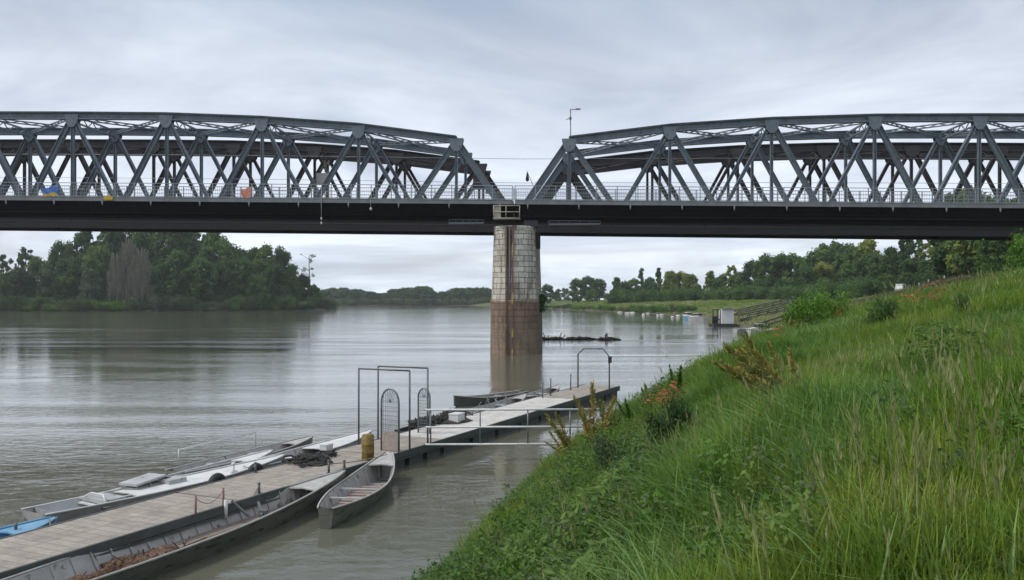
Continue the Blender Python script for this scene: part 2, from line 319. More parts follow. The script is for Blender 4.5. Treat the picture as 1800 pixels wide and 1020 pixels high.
# ------------------------------------------------------------------ terrain
MAIN = [(-60,-160),(-13,-25),(-5.0,0),(-1.1,14),(-0.2,18.5),(1.0,24),(5.0,33),(11.3,48),(21.3,70),(30,93),(36.5,120),(44,165),(50,200),(50,240),(44,300),(20,430),(2,560),(-36,690),
        (-140,715),(-260,760),(-420,900),(-900,1500),(-3600,4200),(-3600,6500),(6500,6500),(6500,-600),(-60,-600)]
ISLE = [(-1700,250),(-420,330),(-245,340),(-120,345),(-86,362),(-78,392),(-100,460),(-280,600),(-1700,1100)]
def sdf(poly, x, y):
    x = np.asarray(x, float); y = np.asarray(y, float); d = np.full(x.shape, 1e9); ins = np.zeros(x.shape, bool)
    n = len(poly)
    for i in range(n):
        ax, ay = poly[i]; bx, by = poly[(i + 1) % n]; ex, ey = bx - ax, by - ay
        t = np.clip(((x - ax) * ex + (y - ay) * ey) / (ex * ex + ey * ey), 0, 1)
        d = np.minimum(d, np.hypot(x - ax - t * ex, y - ay - t * ey))
        c = ((ay > y) != (by > y)); xi = ax + (y - ay) * ex / (ey if abs(ey) > 1e-9 else 1e-9)
        ins ^= (c & (x < xi))
    return np.where(ins, d, -d)
def sstep(v, a, b):
    t = np.clip((v - a) / (b - a), 0, 1); return t * t * (3 - 2 * t)
def height(x, y):
    x = np.asarray(x, float); y = np.asarray(y, float)
    u = sdf(MAIN, x, y)
    near = np.interp(u, [-30,-8,-2,0,1.4,5.6,10,22,25,33,46,400], [-4,-3,-.8,0,.8,3.25,4.4,7.0,7.2,7.0,4.8,4.5])
    far = np.interp(u, [-30,-8,0,4,22,34,400], [-4,-3,0,.8,3.0,4.25,4.35])
    up = sstep(y, 100, 140) * (1 - sstep(y, 235, 300))
    far = far + up * np.interp(x - .4 * y, [-4, 0, 10, 19, 30], [0, .2, 1.7, 3.9, 4.4])
    w = sstep(y, 85, 160)
    h = near * (1 - w) + far * w
    h = h + np.where(u > 0.6, 1, 0) * (0.10 * np.sin(x * 0.9 + y * 0.35) * np.sin(y * 0.6 - x * 0.2) + 0.07 * np.sin(x * 2.3 + 1) * np.sin(y * 1.7)) * np.clip(u / 4, 0, 1) * (1 - w)
    v = sdf(ISLE, x, y)
    isl = np.interp(v, [-30,-8,0,3,12,60], [-4,-3,0,.7,1.6,2.2])
    return np.maximum(h, isl)
def gz(x, y): return float(height(np.array([x]), np.array([y]))[0])

def axis(lo, hi, fine_lo, fine_hi, step, grow):
    a = list(np.arange(fine_lo, fine_hi + 1e-6, step)); s = step
    while a[-1] < hi: s *= grow; a.append(a[-1] + s)
    s = step
    while a[0] > lo: s *= grow; a.insert(0, a[0] - s)
    return np.array(a)
def build_ground():
    xs = axis(-4000, 4000, -12, 56, 0.55, 1.06); ys = axis(-500, 6000, -6, 130, 0.9, 1.03)
    X, Y = np.meshgrid(xs, ys); Z = height(X, Y)
    nx, ny = len(xs), len(ys)
    co = np.stack([X.ravel(), Y.ravel(), Z.ravel()], 1)
    i, j = np.meshgrid(np.arange(nx - 1), np.arange(ny - 1)); k = (j * nx + i).ravel()
    F = np.stack([k, k + 1, k + nx + 1, k + nx], 1)
    me = bpy.data.meshes.new('ground'); me.from_pydata(co.tolist(), [], F.tolist())
    me.polygons.foreach_set('use_smooth', [True] * len(F))
    m = bpy.data.materials.new('grassy_soil'); m.use_nodes = True; nt = m.node_tree; nt.nodes.clear(); N = nt.nodes.new; L = nt.links.new
    out = N('ShaderNodeOutputMaterial'); p = N('ShaderNodeBsdfPrincipled'); p.inputs['Roughness'].default_value = 0.95; p.inputs['Specular IOR Level'].default_value = 0.15; L(p.outputs[0], out.inputs[0])
    geo = N('ShaderNodeNewGeometry'); sep = N('ShaderNodeSeparateXYZ'); L(geo.outputs['Position'], sep.inputs[0])
    n = N('ShaderNodeTexNoise'); n.inputs['Scale'].default_value = 0.12; n.inputs['Detail'].default_value = 8; n.inputs['Roughness'].default_value = 0.7; L(geo.outputs['Position'], n.inputs['Vector'])
    cr = N('ShaderNodeValToRGB'); e = cr.color_ramp.elements; e[0].position = 0.35; e[0].color = (0.05, 0.10, 0.02, 1); e[1].position = 0.62; e[1].color = (0.14, 0.15, 0.065, 1)
    k2 = e.new(0.5); k2.color = (0.08, 0.125, 0.032, 1); L(n.outputs['Fac'], cr.inputs[0])
    # bare mud near the water
    mr = N('ShaderNodeMapRange'); mr.inputs[1].default_value = 0.7; mr.inputs[2].default_value = 0.25; L(sep.outputs['Z'], mr.inputs[0])
    mx = N('ShaderNodeMix'); mx.data_type = 'RGBA'; mx.inputs[7].default_value = (0.12, 0.10, 0.075, 1); L(mr.outputs[0], mx.inputs['Factor']); L(cr.outputs[0], mx.inputs[6])
    L(mx.outputs[2], p.inputs['Base Color'])
    nb = N('ShaderNodeTexNoise'); nb.inputs['Scale'].default_value = 2.5; nb.inputs['Detail'].default_value = 6; L(geo.outputs['Position'], nb.inputs['Vector'])
    b = N('ShaderNodeBump'); b.inputs['Distance'].default_value = 0.15; L(nb.outputs['Fac'], b.inputs['Height']); L(b.outputs[0], p.inputs['Normal'])
    me.materials.append(m); o = bpy.data.objects.new('ground', me); C.objects.link(o); tag(o, kind='structure')
build_ground()

def build_water():
    me = bpy.data.meshes.new('river_water'); s = 6000
    me.from_pydata([(-s, -500, 0), (s, -500, 0), (s, s, 0), (-s, s, 0)], [], [(0, 1, 2, 3)])
    m = bpy.data.materials.new('muddy_river'); m.use_nodes = True; nt = m.node_tree; nt.nodes.clear(); N = nt.nodes.new; L = nt.links.new
    out = N('ShaderNodeOutputMaterial'); p = N('ShaderNodeBsdfPrincipled'); L(p.outputs[0], out.inputs[0])
    p.inputs['Roughness'].default_value = 0.05; p.inputs['IOR'].default_value = 1.6
    geo = N('ShaderNodeNewGeometry')
    def nz(scale, stretch, detail, rough=0.55, dist=0.0, off=0.0):
        mp = N('ShaderNodeMapping'); mp.inputs['Scale'].default_value = (*stretch, 1); mp.inputs['Location'].default_value = (off, off, 0)
        L(geo.outputs['Position'], mp.inputs[0]); n = N('ShaderNodeTexNoise'); n.inputs['Scale'].default_value = scale
        n.inputs['Detail'].default_value = detail; n.inputs['Roughness'].default_value = rough; n.inputs['Distortion'].default_value = dist
        L(mp.outputs[0], n.inputs['Vector']); return n.outputs['Fac']
    def cen(o_):
        q = N('ShaderNodeMath'); q.operation = 'SUBTRACT'; q.inputs[1].default_value = 0.5; L(o_, q.inputs[0]); return q.outputs[0]
    silt = nz(0.05, (1, 0.5), 5); cr = N('ShaderNodeValToRGB'); e = cr.color_ramp.elements
    e[0].position = 0.35; e[0].color = (0.115, 0.12, 0.085, 1); e[1].position = 0.65; e[1].color = (0.145, 0.14, 0.105, 1); L(silt, cr.inputs[0]); L(cr.outputs[0], p.inputs['Base Color'])
    fine = cen(nz(2.6, (0.75, 1.2), 4, 0.6, 0.4)); med = cen(nz(0.7, (0.65, 1.15), 3, 0.5, 0.6, 13)); big = cen(nz(0.10, (0.6, 1.3), 3, 0.5, 1.0, 31))
    calm = nz(0.045, (0.5, 1.5), 4, 0.6, 0.8, 57)
    cm = N('ShaderNodeMapRange'); cm.inputs[1].default_value = 0.40; cm.inputs[2].default_value = 0.62; cm.inputs[3].default_value = 0.25; cm.inputs[4].default_value = 1.0; L(calm, cm.inputs[0])
    f1 = N('ShaderNodeMath'); f1.operation = 'MULTIPLY'; fx = N('ShaderNodeMath'); fx.operation = 'MULTIPLY'; fx.inputs[1].default_value = 2.3; L(fine, fx.inputs[0]); L(fx.outputs[0], f1.inputs[0]); L(cm.outputs[0], f1.inputs[1])
    f2 = N('ShaderNodeMath'); f2.operation = 'MULTIPLY_ADD'; f2.inputs[1].default_value = 1.3; L(med, f2.inputs[0]); L(f1.outputs[0], f2.inputs[2])
    f3 = N('ShaderNodeMath'); f3.operation = 'MULTIPLY_ADD'; f3.inputs[1].default_value = 1.6; L(big, f3.inputs[0]); L(f2.outputs[0], f3.inputs[2])
    st_ = nz(0.16, (0.22, 1.9), 4, 0.6, 0.5, 91); sm_ = N('ShaderNodeMapRange'); sm_.inputs[1].default_value = 0.42; sm_.inputs[2].default_value = 0.64; sm_.inputs[3].default_value = 0.35; sm_.inputs[4].default_value = 1.1; L(st_, sm_.inputs[0])
    f4 = N('ShaderNodeMath'); f4.operation = 'MULTIPLY'; L(f3.outputs[0], f4.inputs[0]); L(sm_.outputs[0], f4.inputs[1])
    b = N('ShaderNodeBump'); b.inputs['Strength'].default_value = 1.0; b.inputs['Distance'].default_value = 0.014
    L(f4.outputs[0], b.inputs['Height']); L(b.outputs[0], p.inputs['Normal'])
    me.materials.append(m); o = bpy.data.objects.new('river_water', me); C.objects.link(o); tag(o, kind='structure')
build_water()

# ------------------------------------------------------------------ bridges
TH = 0.055
U = Vector((math.cos(TH), -math.sin(TH), 0)); V = Vector((math.sin(TH), math.cos(TH), 0)); BO = Vector((0.25, 75.0, 0))
def zb(s): return 12.25 - 0.014 * s
def BP(s, v, z): q = BO + U * s + V * v; return Vector((q.x, q.y, z))
HT = [6.4, 7.5, 8.1, 8.4, 8.45, 8.45, 8.4, 8.1, 7.5, 6.4]
PITCH = 8.72
def lattice(mb, p, q, dep, w, n):
    """laced strut: two chords one above the other with zigzag lacing"""
    p = Vector(p); q = Vector(q); up = Vector((0, 0, dep)); k = max(4, int((q - p).length / 0.8))
    mb.beam(p, q, w, w, n); mb.beam(p - up, q - up, w, w, n)
    for i in range(k):
        a = p.lerp(q, i / k); b = p.lerp(q, (i + 1) / k)
        if i % 2: a = a - up
        else: b = b - up
        mb.beam(a, b, 0.07, 0.07, n)
def truss_span(name, label, cat, group, sgn, planes, m_main, chord=(0.62, 0.5), rail_bridge=False, shift=0.0):
    s0 = (0.42 if sgn > 0 else -0.80) + shift
    root = thing(name, label, cat, BP(s0, planes[0], zb(s0)), 0, group); org = root.location
    top_s = [s0 + sgn * PITCH * (i + 0.5) for i in range(10)]; bot_s = [s0 + sgn * PITCH * i for i in range(11)]
    nv = V
    for v in planes:
        T = [BP(s, v, zb(s) + h) for s, h in zip(top_s, HT)]; B = [BP(s, v, zb(s)) for s in bot_s]
        mb = MB(org)
        for a, b in zip(T[:-1], T[1:]):
            d = (b - a).normalized() * 0.02
            mb.ibeam(a - d, b + d, chord[0], chord[1], nv, 0.09)
            mb.beam(a + Vector((0, 0, chord[0] / 2 + 0.02)), b + Vector((0, 0, chord[0] / 2 + 0.02)), 0.06, chord[1] + 0.2, nv)
        mb.build('top_chord', m_main, root)
        mb = MB(org)
        if rail_bridge: mb.beam(B[0], B[-1], 1.0, 0.5, nv); mb.beam(B[0] - Vector((0, 0, .52)), B[-1] - Vector((0, 0, .52)), 0.08, 0.8, nv); mb.beam(B[0] + Vector((0, 0, .5)), B[-1] + Vector((0, 0, .5)), 0.06, 0.75, nv)
        else: mb.ibeam(B[0], B[-1], 0.8, 0.5, nv, 0.08)
        mb.build('bottom_chord', M_GIRD if rail_bridge else m_main, root)
        for i in range(10):
            e = i in (0, 9)
            for k, (a, b) in enumerate(((B[i], T[i]), (T[i], B[i + 1]))):
                endp = (i == 0 and k == 0) or (i == 9 and k == 1)
                w = 0.58 if endp else (0.42 if (k == 1) == (i < 5) else 0.30)
                if e and not endp: w = 0.46
                MB(org).ibeam(a, b, w, 0.42 if not endp else 0.5, nv).build('end_post' if endp else 'diagonal_brace', m_main, root)
            MB(org).ibeam(T[i], BP(top_s[i], v, zb(top_s[i])), 0.24, 0.3, nv, 0.04).build('vertical_post', m_main, root)
        for i, t in enumerate(T):                               # gusset plates at the upper joints
            g = MB(org)
            for sd_ in (-1, 1):
                c = t + nv * sd_ * 0.262 - Vector((0, 0, 0.42))
                w = 0.66 if not rail_bridge else 0.85
                x = U
                vs = [c - x * w + Vector((0, 0, .55)), c + x * w + Vector((0, 0, .55)), c + x * w * .75 - Vector((0, 0, .25)), c + x * w * .3 - Vector((0, 0, .6)), c - x * w * .3 - Vector((0, 0, .6)), c - x * w * .75 - Vector((0, 0, .25))]
                vs2 = [p + nv * 0.03 for p in vs]; n = 6
                g.add(vs + vs2, [tuple(range(n)), tuple(range(2 * n - 1, n - 1, -1))] + [(i_, (i_ + 1) % n, n + (i_ + 1) % n, n + i_) for i_ in range(n)])
            g.build('gusset_plate', m_main, root)
    va, vb = planes
    for i in range(10):
        mb = MB(org); a = BP(top_s[i], va, zb(top_s[i]) + HT[i]); b = BP(top_s[i], vb, zb(top_s[i]) + HT[i])
        lattice(mb, a + Vector((0, 0, .1)), b + Vector((0, 0, .1)), 0.6, 0.14, U)
        for pa, dr in ((a, 1), (b, -1)): mb.beam(pa - Vector((0, 0, 1.6)), pa + V * dr * 1.3 - Vector((0, 0, .45)), .12, .12, U)
        mb.build('cross_strut', m_main, root)
    for i in range(9):
        mb = MB(org); A = [BP(top_s[j], va, zb(top_s[j]) + HT[j]) for j in (i, i + 1)]; Bq = [BP(top_s[j], vb, zb(top_s[j]) + HT[j]) for j in (i, i + 1)]
        lattice(mb, A[0], Bq[1], 0.22, 0.10, U); lattice(mb, Bq[0] - Vector((0, 0, .05)), A[1] - Vector((0, 0, .05)), 0.22, 0.10, U)
        mb.build('wind_bracing', m_main, root)
    # floor
    for i, s in enumerate(bot_s):
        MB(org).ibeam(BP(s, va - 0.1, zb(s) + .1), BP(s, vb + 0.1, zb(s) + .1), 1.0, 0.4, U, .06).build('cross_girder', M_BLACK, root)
    mb = MB(org)
    ns = 4
    for k in range(ns):
        v = va + (vb - va) * (k + .5) / ns; mb.ibeam(BP(bot_s[0], v, zb(bot_s[0]) + .25), BP(bot_s[-1], v, zb(bot_s[-1]) + .25), .5, .25, V, .04)
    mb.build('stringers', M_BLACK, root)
    return root, org, top_s, bot_s

BR = []
for sgn, side in ((-1, 'left'), (1, 'right')):
    lab = {'left': 'blue-grey arched road truss span crossing the river in front of the wooded island',
           'right': 'blue-grey arched road truss span running to the grassy embankment'}[side]
    root, org, ts, bs = truss_span('road_truss_span', lab, 'bridge span', 'grey road bridge spans', sgn, (0.0, 7.4), M_STEEL)
    a, b = sgn * .10, bs[-1]
    mb = MB(org)
    mb.beam(BP(a, 3.75, zb(a) + .80), BP(b, 3.75, zb(b) + .80), 0.28, 6.6, V); mb.build('road_deck', M_ASPH, root)
    # footway cantilevered outside the near truss, its edge and black fascia
    mb = MB(org); mb.beam(BP(a, -0.95, zb(a) + .83), BP(b, -0.95, zb(b) + .83), 0.22, 1.3, V); mb.build('footway_slab', M_EDGE, root)
    mb = MB(org); mb.beam(BP(a, -1.62, zb(a) + .96), BP(b, -1.62, zb(b) + .96), 0.10, 0.16, V)
    mb.beam(BP(a, -1.68, zb(a) + .74), BP(b, -1.68, zb(b) + .74), 0.28, 0.06, V); mb.build('edge_kerb', M_EDGE, root)
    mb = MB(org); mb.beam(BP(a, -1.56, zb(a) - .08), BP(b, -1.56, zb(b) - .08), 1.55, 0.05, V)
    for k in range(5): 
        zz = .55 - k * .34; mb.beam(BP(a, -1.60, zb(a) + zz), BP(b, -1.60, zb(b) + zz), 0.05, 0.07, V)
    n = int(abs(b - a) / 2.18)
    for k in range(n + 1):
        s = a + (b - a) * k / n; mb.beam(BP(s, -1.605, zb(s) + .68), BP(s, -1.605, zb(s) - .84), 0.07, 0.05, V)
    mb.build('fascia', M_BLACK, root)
    mb = MB(org); mb.ibeam(BP(a, -1.3, zb(a) - .95), BP(b, -1.3, zb(b) - .95), .35, .35, V, .05); mb.build('service_beam', M_GIRD, root)
    for k in range(n // 2 + 1):
        mb = MB(org); s = a + (b - a) * (k * 2 + .5) / n; mb.box(BP(s, -1.72, zb(s) + .50), (.1, .1, .26)); mb.tube([BP(s, -1.72, zb(s) + .36), BP(s, -1.72, zb(s) + .22)], .03, 6)
        mb.build('drain_spout', M_RAIL, root)
    q0, q1 = (-5.6, -2.6) if sgn < 0 else (3.0, 7.4)
    mb = MB(org)
    for h in (-1.0, -.78): mb.beam(BP(q0, -1.72, zb(q0) + h), BP(q1, -1.72, zb(q1) + h), .028, .03, V)
    for k in range(6): qs = q0 + (q1 - q0) * k / 5; mb.beam(BP(qs, -1.72, zb(qs) - 1.02), BP(qs, -1.72, zb(qs) - .78), .03, .03, V)
    mb.box(BP((q0 + q1) / 2, -1.72, zb((q0 + q1) / 2) - 1.08), (q1 - q0, .4, .05), -TH)
    mb.build('maintenance_walkway', M_GALV, root)
    mb = MB(org); mb.tube([BP(a, -1.66, zb(a) - .45), BP(b, -1.66, zb(b) - .45)], .07, 8); mb.build('service_pipe', M_BLACK, root)
    for vv, nm in ((-1.6, 'footway_railing'), (0.45, 'inner_railing')):
        mb = MB(org); zr = .98
        for h, t in ((1.22, .055), (.95, .025), (.62, .025), (.32, .025), (.10, .03)):
            mb.beam(BP(a, vv, zb(a) + zr + h), BP(b, vv, zb(b) + zr + h), t, t, V)
        k2 = int(abs(b - a) / 1.74)
        for k in range(k2 + 1):
            s = a + (b - a) * k / k2; mb.beam(BP(s, vv, zb(s) + zr), BP(s, vv, zb(s) + zr + 1.25), .07, .07, V)
        if vv < 0:
            k3 = int(abs(b - a) / 0.2)
            for k in range(k3):
                s = a + (b - a) * (k + .5) / k3; mb.beam(BP(s, vv, zb(s) + zr + .1), BP(s, vv, zb(s) + zr + .93), .018, .018, V)
        mb.build(nm, M_RAIL, root)
    lab2 = {'left': 'dark brown railway truss span seen through the grey truss, in front of the wooded island',
            'right': 'dark brown railway truss span seen through the grey truss beside the embankment'}[side]
    root2, org2, ts2, bs2 = truss_span('rail_truss_span', lab2, 'bridge span', 'brown railway bridge spans', sgn, (14.0, 18.9), M_RUST, (0.8, 0.55), True, 0.7 if sgn < 0 else 0.0)
    a, b = bs2[0], bs2[-1]
    mb = MB(org2); mb.beam(BP(a, 16.45, zb(a) + .85), BP(b, 16.45, zb(b) + .85), 0.2, 4.4, V); mb.build('track_bed', M_BLACK, root2)
    for vv in (15.7, 17.15):
        MB(org2).beam(BP(a, vv, zb(a) + 1.05), BP(b, vv, zb(b) + 1.05), .16, .07, V).build('steel_rail', M_GIRD, root2)
    BR.append((root, org, root2, org2))
    if sgn < 0:     # closed plate at the river end of the railway span
        s = ts2[0]; mb = MB(org2)
        mb.box(BP(s + .05, 13.6, zb(s) + 5.1), (1.3, .12, 2.6), -TH); mb.box(BP(s + .85, 13.62, zb(s) + 4.3), (.3, .12, 1.9), -TH)
        mb.build('end_plate', M_RUST, root2)

# pier ---------------------------------------------------------------
def build_pier():
    base = BP(0, 8.5, 0); root = thing('bridge_pier', 'tall masonry pier standing in the river, pale blocks above and rust-red courses below', 'bridge pier', base)
    def stadium(hw, hl, z, k=14):
        pts = []
        for i in range(k + 1):
            t = math.pi + math.pi * i / k; pts.append(BP(hw * math.cos(t), 8.5 - hl + hw * math.sin(t), z))
        for i in range(k + 1):
            t = math.pi * i / k; pts.append(BP(hw * math.cos(t), 8.5 + hl + hw * math.sin(t), z))
        return pts
    def shaft(rings, name, mat_, cap=True):
        mb = MB(base); n = None; vs = []; uvs = []
        for hw, hl, z in rings:
            ps = stadium(hw, hl, z); n = len(ps); vs += ps
        fs = []
        for r_ in range(len(rings) - 1):
            for j in range(n): fs.append((r_ * n + j, r_ * n + (j + 1) % n, (r_ + 1) * n + (j + 1) % n, (r_ + 1) * n + j))
        nf = len(fs)
        if cap: fs += [tuple((len(rings) - 1) * n + j for j in range(n))]
        mb.add(vs, fs); o = mb.build(name, mat_, root); me = o.data
        # arc-length uv in metres
        ps = stadium(rings[0][0], rings[0][1], 0); acc = [0.0]
        for j in range(n): acc.append(acc[-1] + (ps[(j + 1) % n] - ps[j]).length)
        uvl = me.uv_layers.new(name='UVMap'); li = 0
        for pi_, poly in enumerate(me.polygons):
            for c_, vi in enumerate(poly.vertices):
                j = vi % n; u_ = acc[j]
                if pi_ < nf and (pi_ % n) == n - 1 and c_ in (1, 2): u_ = acc[n]
                uvl.data[li].uv = (u_, me.vertices[vi].co.z + base.z); li += 1
        return o
    shaft([(2.12, 9.4, -3.5), (2.06, 9.35, 4.55)], 'lower_shaft', M_STONE)
    shaft([(2.06, 9.35, 4.55), (2.00, 9.3, 4.70)], 'string_course', M_STONE)
    shaft([(1.99, 9.3, 4.7), (1.80, 9.1, 10.55)], 'upper_shaft', M_STONE)
    shaft([(1.80, 9.1, 10.55), (1.84, 9.14, 10.62), (1.82, 9.12, 10.98)], 'cap_stone', M_STONE)
    yf = 8.5 - 9.3 - 2.0
    # service channel down the nose of the pier
    m_ch = mat('rust_streaked_channel', (0.20, 0.11, 0.07), (0.10, 0.06, 0.05), 1.5, 0.9, c3=(0.42, 0.30, 0.09), spot=0.56, stretch=(1, 1, .25))
    mb = MB(base)
    for ds in (-.62, -.05):
        mb.beam(BP(ds, yf - .12, -0.5), BP(ds * .93, yf + .22, 10.9), .13, .4, V)
    mb.beam(BP(-.33, yf + .10, -0.5), BP(-.31, yf + .44, 10.9), .5, .12, V)
    mb.build('service_channel', m_ch, root)
    mb = MB(base); mb.tube([BP(-.34, yf - .12, -.5), BP(-.33, yf + .06, 5), BP(-.32, yf + .24, 10.9)], .10, 10)
    mb.build('drain_pipe', mat('pipe', (0.24, 0.24, 0.25), (0.16, 0.09, 0.06), 2, 0.8, stretch=(1, 1, .3)), root)
    # bearings and bearing shelf
    mb = MB(base)
    mb.box(BP(-.25, -.2, 11.15), (1.5, 1.0, .34), -TH); mb.box(BP(-.25, -.35, 11.5), (1.1, .7, .42), -TH)
    for ds in (-.55, .05): mb.tube([BP(ds, -.9, 11.05), BP(ds, .4, 11.05)], .16, 12)
    mb.build('bearing', M_BEAR, root)
    for v_ in (7.4, 14.0, 18.0):
        mb = MB(base); mb.box(BP(0, v_, 11.35), (1.9, 1.1, .75), -TH); mb.build('bearing', M_BEAR, root)
    mb = MB(base); mb.box(BP(1.45, -.9, 11.2), (1.2, 1.6, .5), -TH); mb.box(BP(1.95, .6, 10.1), (.55, 1.2, 1.0), -TH); mb.box(BP(2.05, .6, 9.4), (.35, .8, .5), -TH)
    mb.build('bearing_bracket', M_GIRD, root)
    # inspection cage on the outside
    mb = MB(base); z0, z1 = 11.55, 12.6; y0 = -2.9
    for ds in (-1.65, -.6, .55): mb.tube([BP(ds, y0, z0), BP(ds, y0, z1)], .04, 6)
    for zz in (z0, (z0 + z1) / 2, z1): mb.tube([BP(-1.65, y0, zz), BP(.55, y0, zz)], .04, 6)
    for ds in (-1.65, .55):
        for zz in (z0, z1): mb.tube([BP(ds, y0, zz), BP(ds, -1.72, zz)], .035, 6)
    mb.box(BP(-.55, -2.3, z0 - .04), (2.3, 1.25, .05), -TH); mb.box(BP(-1.35, y0 + .03, 12.05), (.62, .03, .95), -TH)
    mb.build('inspection_cage', M_CREAM, root)
    # tufts growing from the ledge on the pier's right side
    return root
build_pier()
def ledge_tuft():
    p = BP(2.15, 6.0, 4.3); rr = random.Random(2); me = leaf_mesh('ledge_leaves', [(rr.uniform(-.3, .3), rr.uniform(-3, 3), rr.uniform(-.6, .9)) for _ in range(16)], [.42] * 16, 60, .12, ML_DARK, 9)
    o = bpy.data.objects.new('ledge_shrub', me); C.objects.link(o); o.location = p; tag(o, 'dark green shrub sprouting from the right side of the stone pier above the red courses', 'shrub')
LATE = [ledge_tuft]

# things on the bridge -------------------------------------------------
def lamp_mast():
    p = BP(5.0, 9.0, zb(5) + .9); t = thing('street_lamp', 'slim lamp mast with one short arm rising above the gap between the two spans', 'street lamp', p)
    z1 = at(1000, 192, p.y).z
    MB(p).tube([p, (p.x, p.y, z1)], .09, 8, .055).build('mast', M_GALV, t)
    mb = MB(p); mb.tube([(p.x, p.y, z1 - .06), (p.x + .75, p.y, z1)], .04, 6); mb.build('arm', M_GALV, t)
    mb = MB(p); mb.box((p.x + .75, p.y, z1 + .0), (.45, .2, .12)); mb.build('lamp_head', M_GALV, t)
    mb = MB(p); mb.tube([(p.x - .45, p.y, z1 - 1.0), (p.x + .15, p.y, z1 - .9)], .035, 6); mb.box((p.x - .02, p.y, z1 - .9), (.22, .2, .22)); mb.build('bracket', M_GALV, t)
lamp_mast()
def pennant():
    p = BP(1.7, -1.55, zb(1.7) + 2.2); t = thing('dark_pennant', 'small dark furled pennant on a slanting stick at the end of the footway railing', 'pennant', p)
    a = at(937, 326, p.y); b = at(926, 300, p.y)
    MB(p).tube([p, a, b], .025, 6).build('stick', M_GALV, t)
    mb = MB(p); c = at(927, 312, p.y)
    mb.lathe([(.02, .48), (.07, .3), (.13, .0), (.15, -.25), (.05, -.35)], c, 8); mb.build('cloth', M_DARKG, t)
pennant()
def panel_object(name, label, cat, x0, x1, y0, y1, vv, parts):
    Yc = 75 + vv; c = at((x0 + x1) / 2, y1, Yc); t = thing(name, label, cat, c, -TH); return t, c
def hanging_board():
    s = at(181, 348, 74).x; sv = s - .25; p = BP(sv / U.x, -1.78, zb(sv) + .88); t = MB(p)
    t.box(p, (.85, .05, .28), -TH); t.box(p + Vector((0, 0, -.18)), (.72, .045, .06), -TH)
    t.box(p + Vector((0, .03, .1)), (.1, .05, .1), -TH)
    o = t.build('yellow_sign', M_YEL); o.location = p; tag(o, 'small yellow plate fixed to the black side of the bridge left of the orange banner', 'sign')
hanging_board()
def cloth(px, w, h, m, name, lab, cat, m2=None):
    s = (at(px, 340, 74).x - .25) / U.x; p = BP(s, -1.66, zb(s) + .95); mb = MB(p); vs = []; nx, nz = 11, 7
    for j in range(nz):
        for i in range(nx):
            a = i / (nx - 1) - .5; b_ = j / (nz - 1)
            vs.append(BP(s + a * (w - .2 * w * (1 - b_)), -1.68 - .05 * math.sin(a * 14 + j), zb(s) + .97 + .09 * math.sin(a * 9) * (1 - b_) + b_ * (h + .1 * math.sin(a * 6))))
    f = [(j * nx + i, j * nx + i + 1, (j + 1) * nx + i + 1, (j + 1) * nx + i) for j in range(nz - 1) for i in range(nx - 1)]
    vs2 = [q + V * .03 for q in vs]; n0 = len(vs)
    mb.add(vs + vs2, f + [tuple(n0 + k for k in reversed(q)) for q in f]); o = mb.build(name, m); o.location = p
    if m2:
        o.data.materials.append(m2)
        for k, poly in enumerate(o.data.polygons):
            if (k % len(f)) // (nx - 1) < 2: poly.material_index = 1
    tag(o, lab, cat)
cloth(431, .95, .85, M_ORANGE, 'banner', 'crumpled orange and pink cloth banner tied to the footway railing', 'banner')
cloth(72, 1.6, .85, M_TBLUE, 'banner', 'blue banner with a yellow lower edge tied to the footway railing', 'banner', M_YEL)
def hanging_cable():
    s = (at(566, 340, 74).x - .25) / U.x; z0 = zb(s) + 1.9; z1 = at(566, 393, 73.4).z; p = BP(s, -1.75, z0); t = thing('hanging_gauge', 'thin vertical rod with small white markers hanging down the black bridge side', 'gauge', BP(s, -1.75, z1))
    q = Vector(t.location); MB(q).tube([BP(s, -1.75, z0), BP(s, -1.75, z1)], .03, 6).build('rod', M_RAIL, t)
    mb = MB(q)
    for h in (.1, .5): mb.lathe([(.03, -.1), (.07, -.08), (.07, .08), (.03, .1)], BP(s, -1.75, z1 + h), 8)
    mb.build('markers', M_WHITE, t)
hanging_cable()
def hanging_lamp():
    s = (at(654, 340, 74).x - .25) / U.x; q = BP(s, -1.76, zb(s) + .1); t = thing('bulkhead_lamp', 'white navigation lamp hanging from a short bracket on the black bridge side', 'lamp', q)
    MB(q).tube([BP(s, -1.70, zb(s) + .85), BP(s, -1.78, zb(s) + .8), q], .025, 6).build('bracket', M_RAIL, t)
    MB(q).lathe([(.05, -.13), (.1, -.08), (.11, .05), (.04, .12)], q, 10).build('housing', M_WHITE, t)
hanging_lamp()
def signal_mast():
    s = (at(567, 330, 83).x - .25) / U.x - .3; p = BP(s, 8.2, zb(s) + .9); t = thing('sign_gantry', 'pale square board on a lattice mast behind the grey truss', 'sign', p)
    z1 = at(570, 282, p.y).z; mb = MB(p)
    for dx in (-.2, .2): mb.beam(p + Vector((dx, 0, 0)), Vector((p.x + dx, p.y, z1)), .06, .06)
    k = 7
    for i in range(k):
        za = p.z + (z1 - p.z) * i / k; zc = p.z + (z1 - p.z) * (i + 1) / k; mb.beam((p.x - .2 * (-1) ** i, p.y, za), (p.x + .2 * (-1) ** i, p.y, zc), .04, .04)
    mb.build('mast', M_CREAM, t); c = at(568, 315, p.y - .25)
    MB(p).box(c, (1.35, .06, 1.2), -TH).build('board', M_BOARD, t)
    mb = MB(p)
    for a in (-.7, .7): mb.beam(Vector((p.x, p.y, z1 - .2)), Vector((p.x + a, p.y, z1 - 1.0)), .04, .04)
    mb.build('stay', M_CREAM, t)
signal_mast()
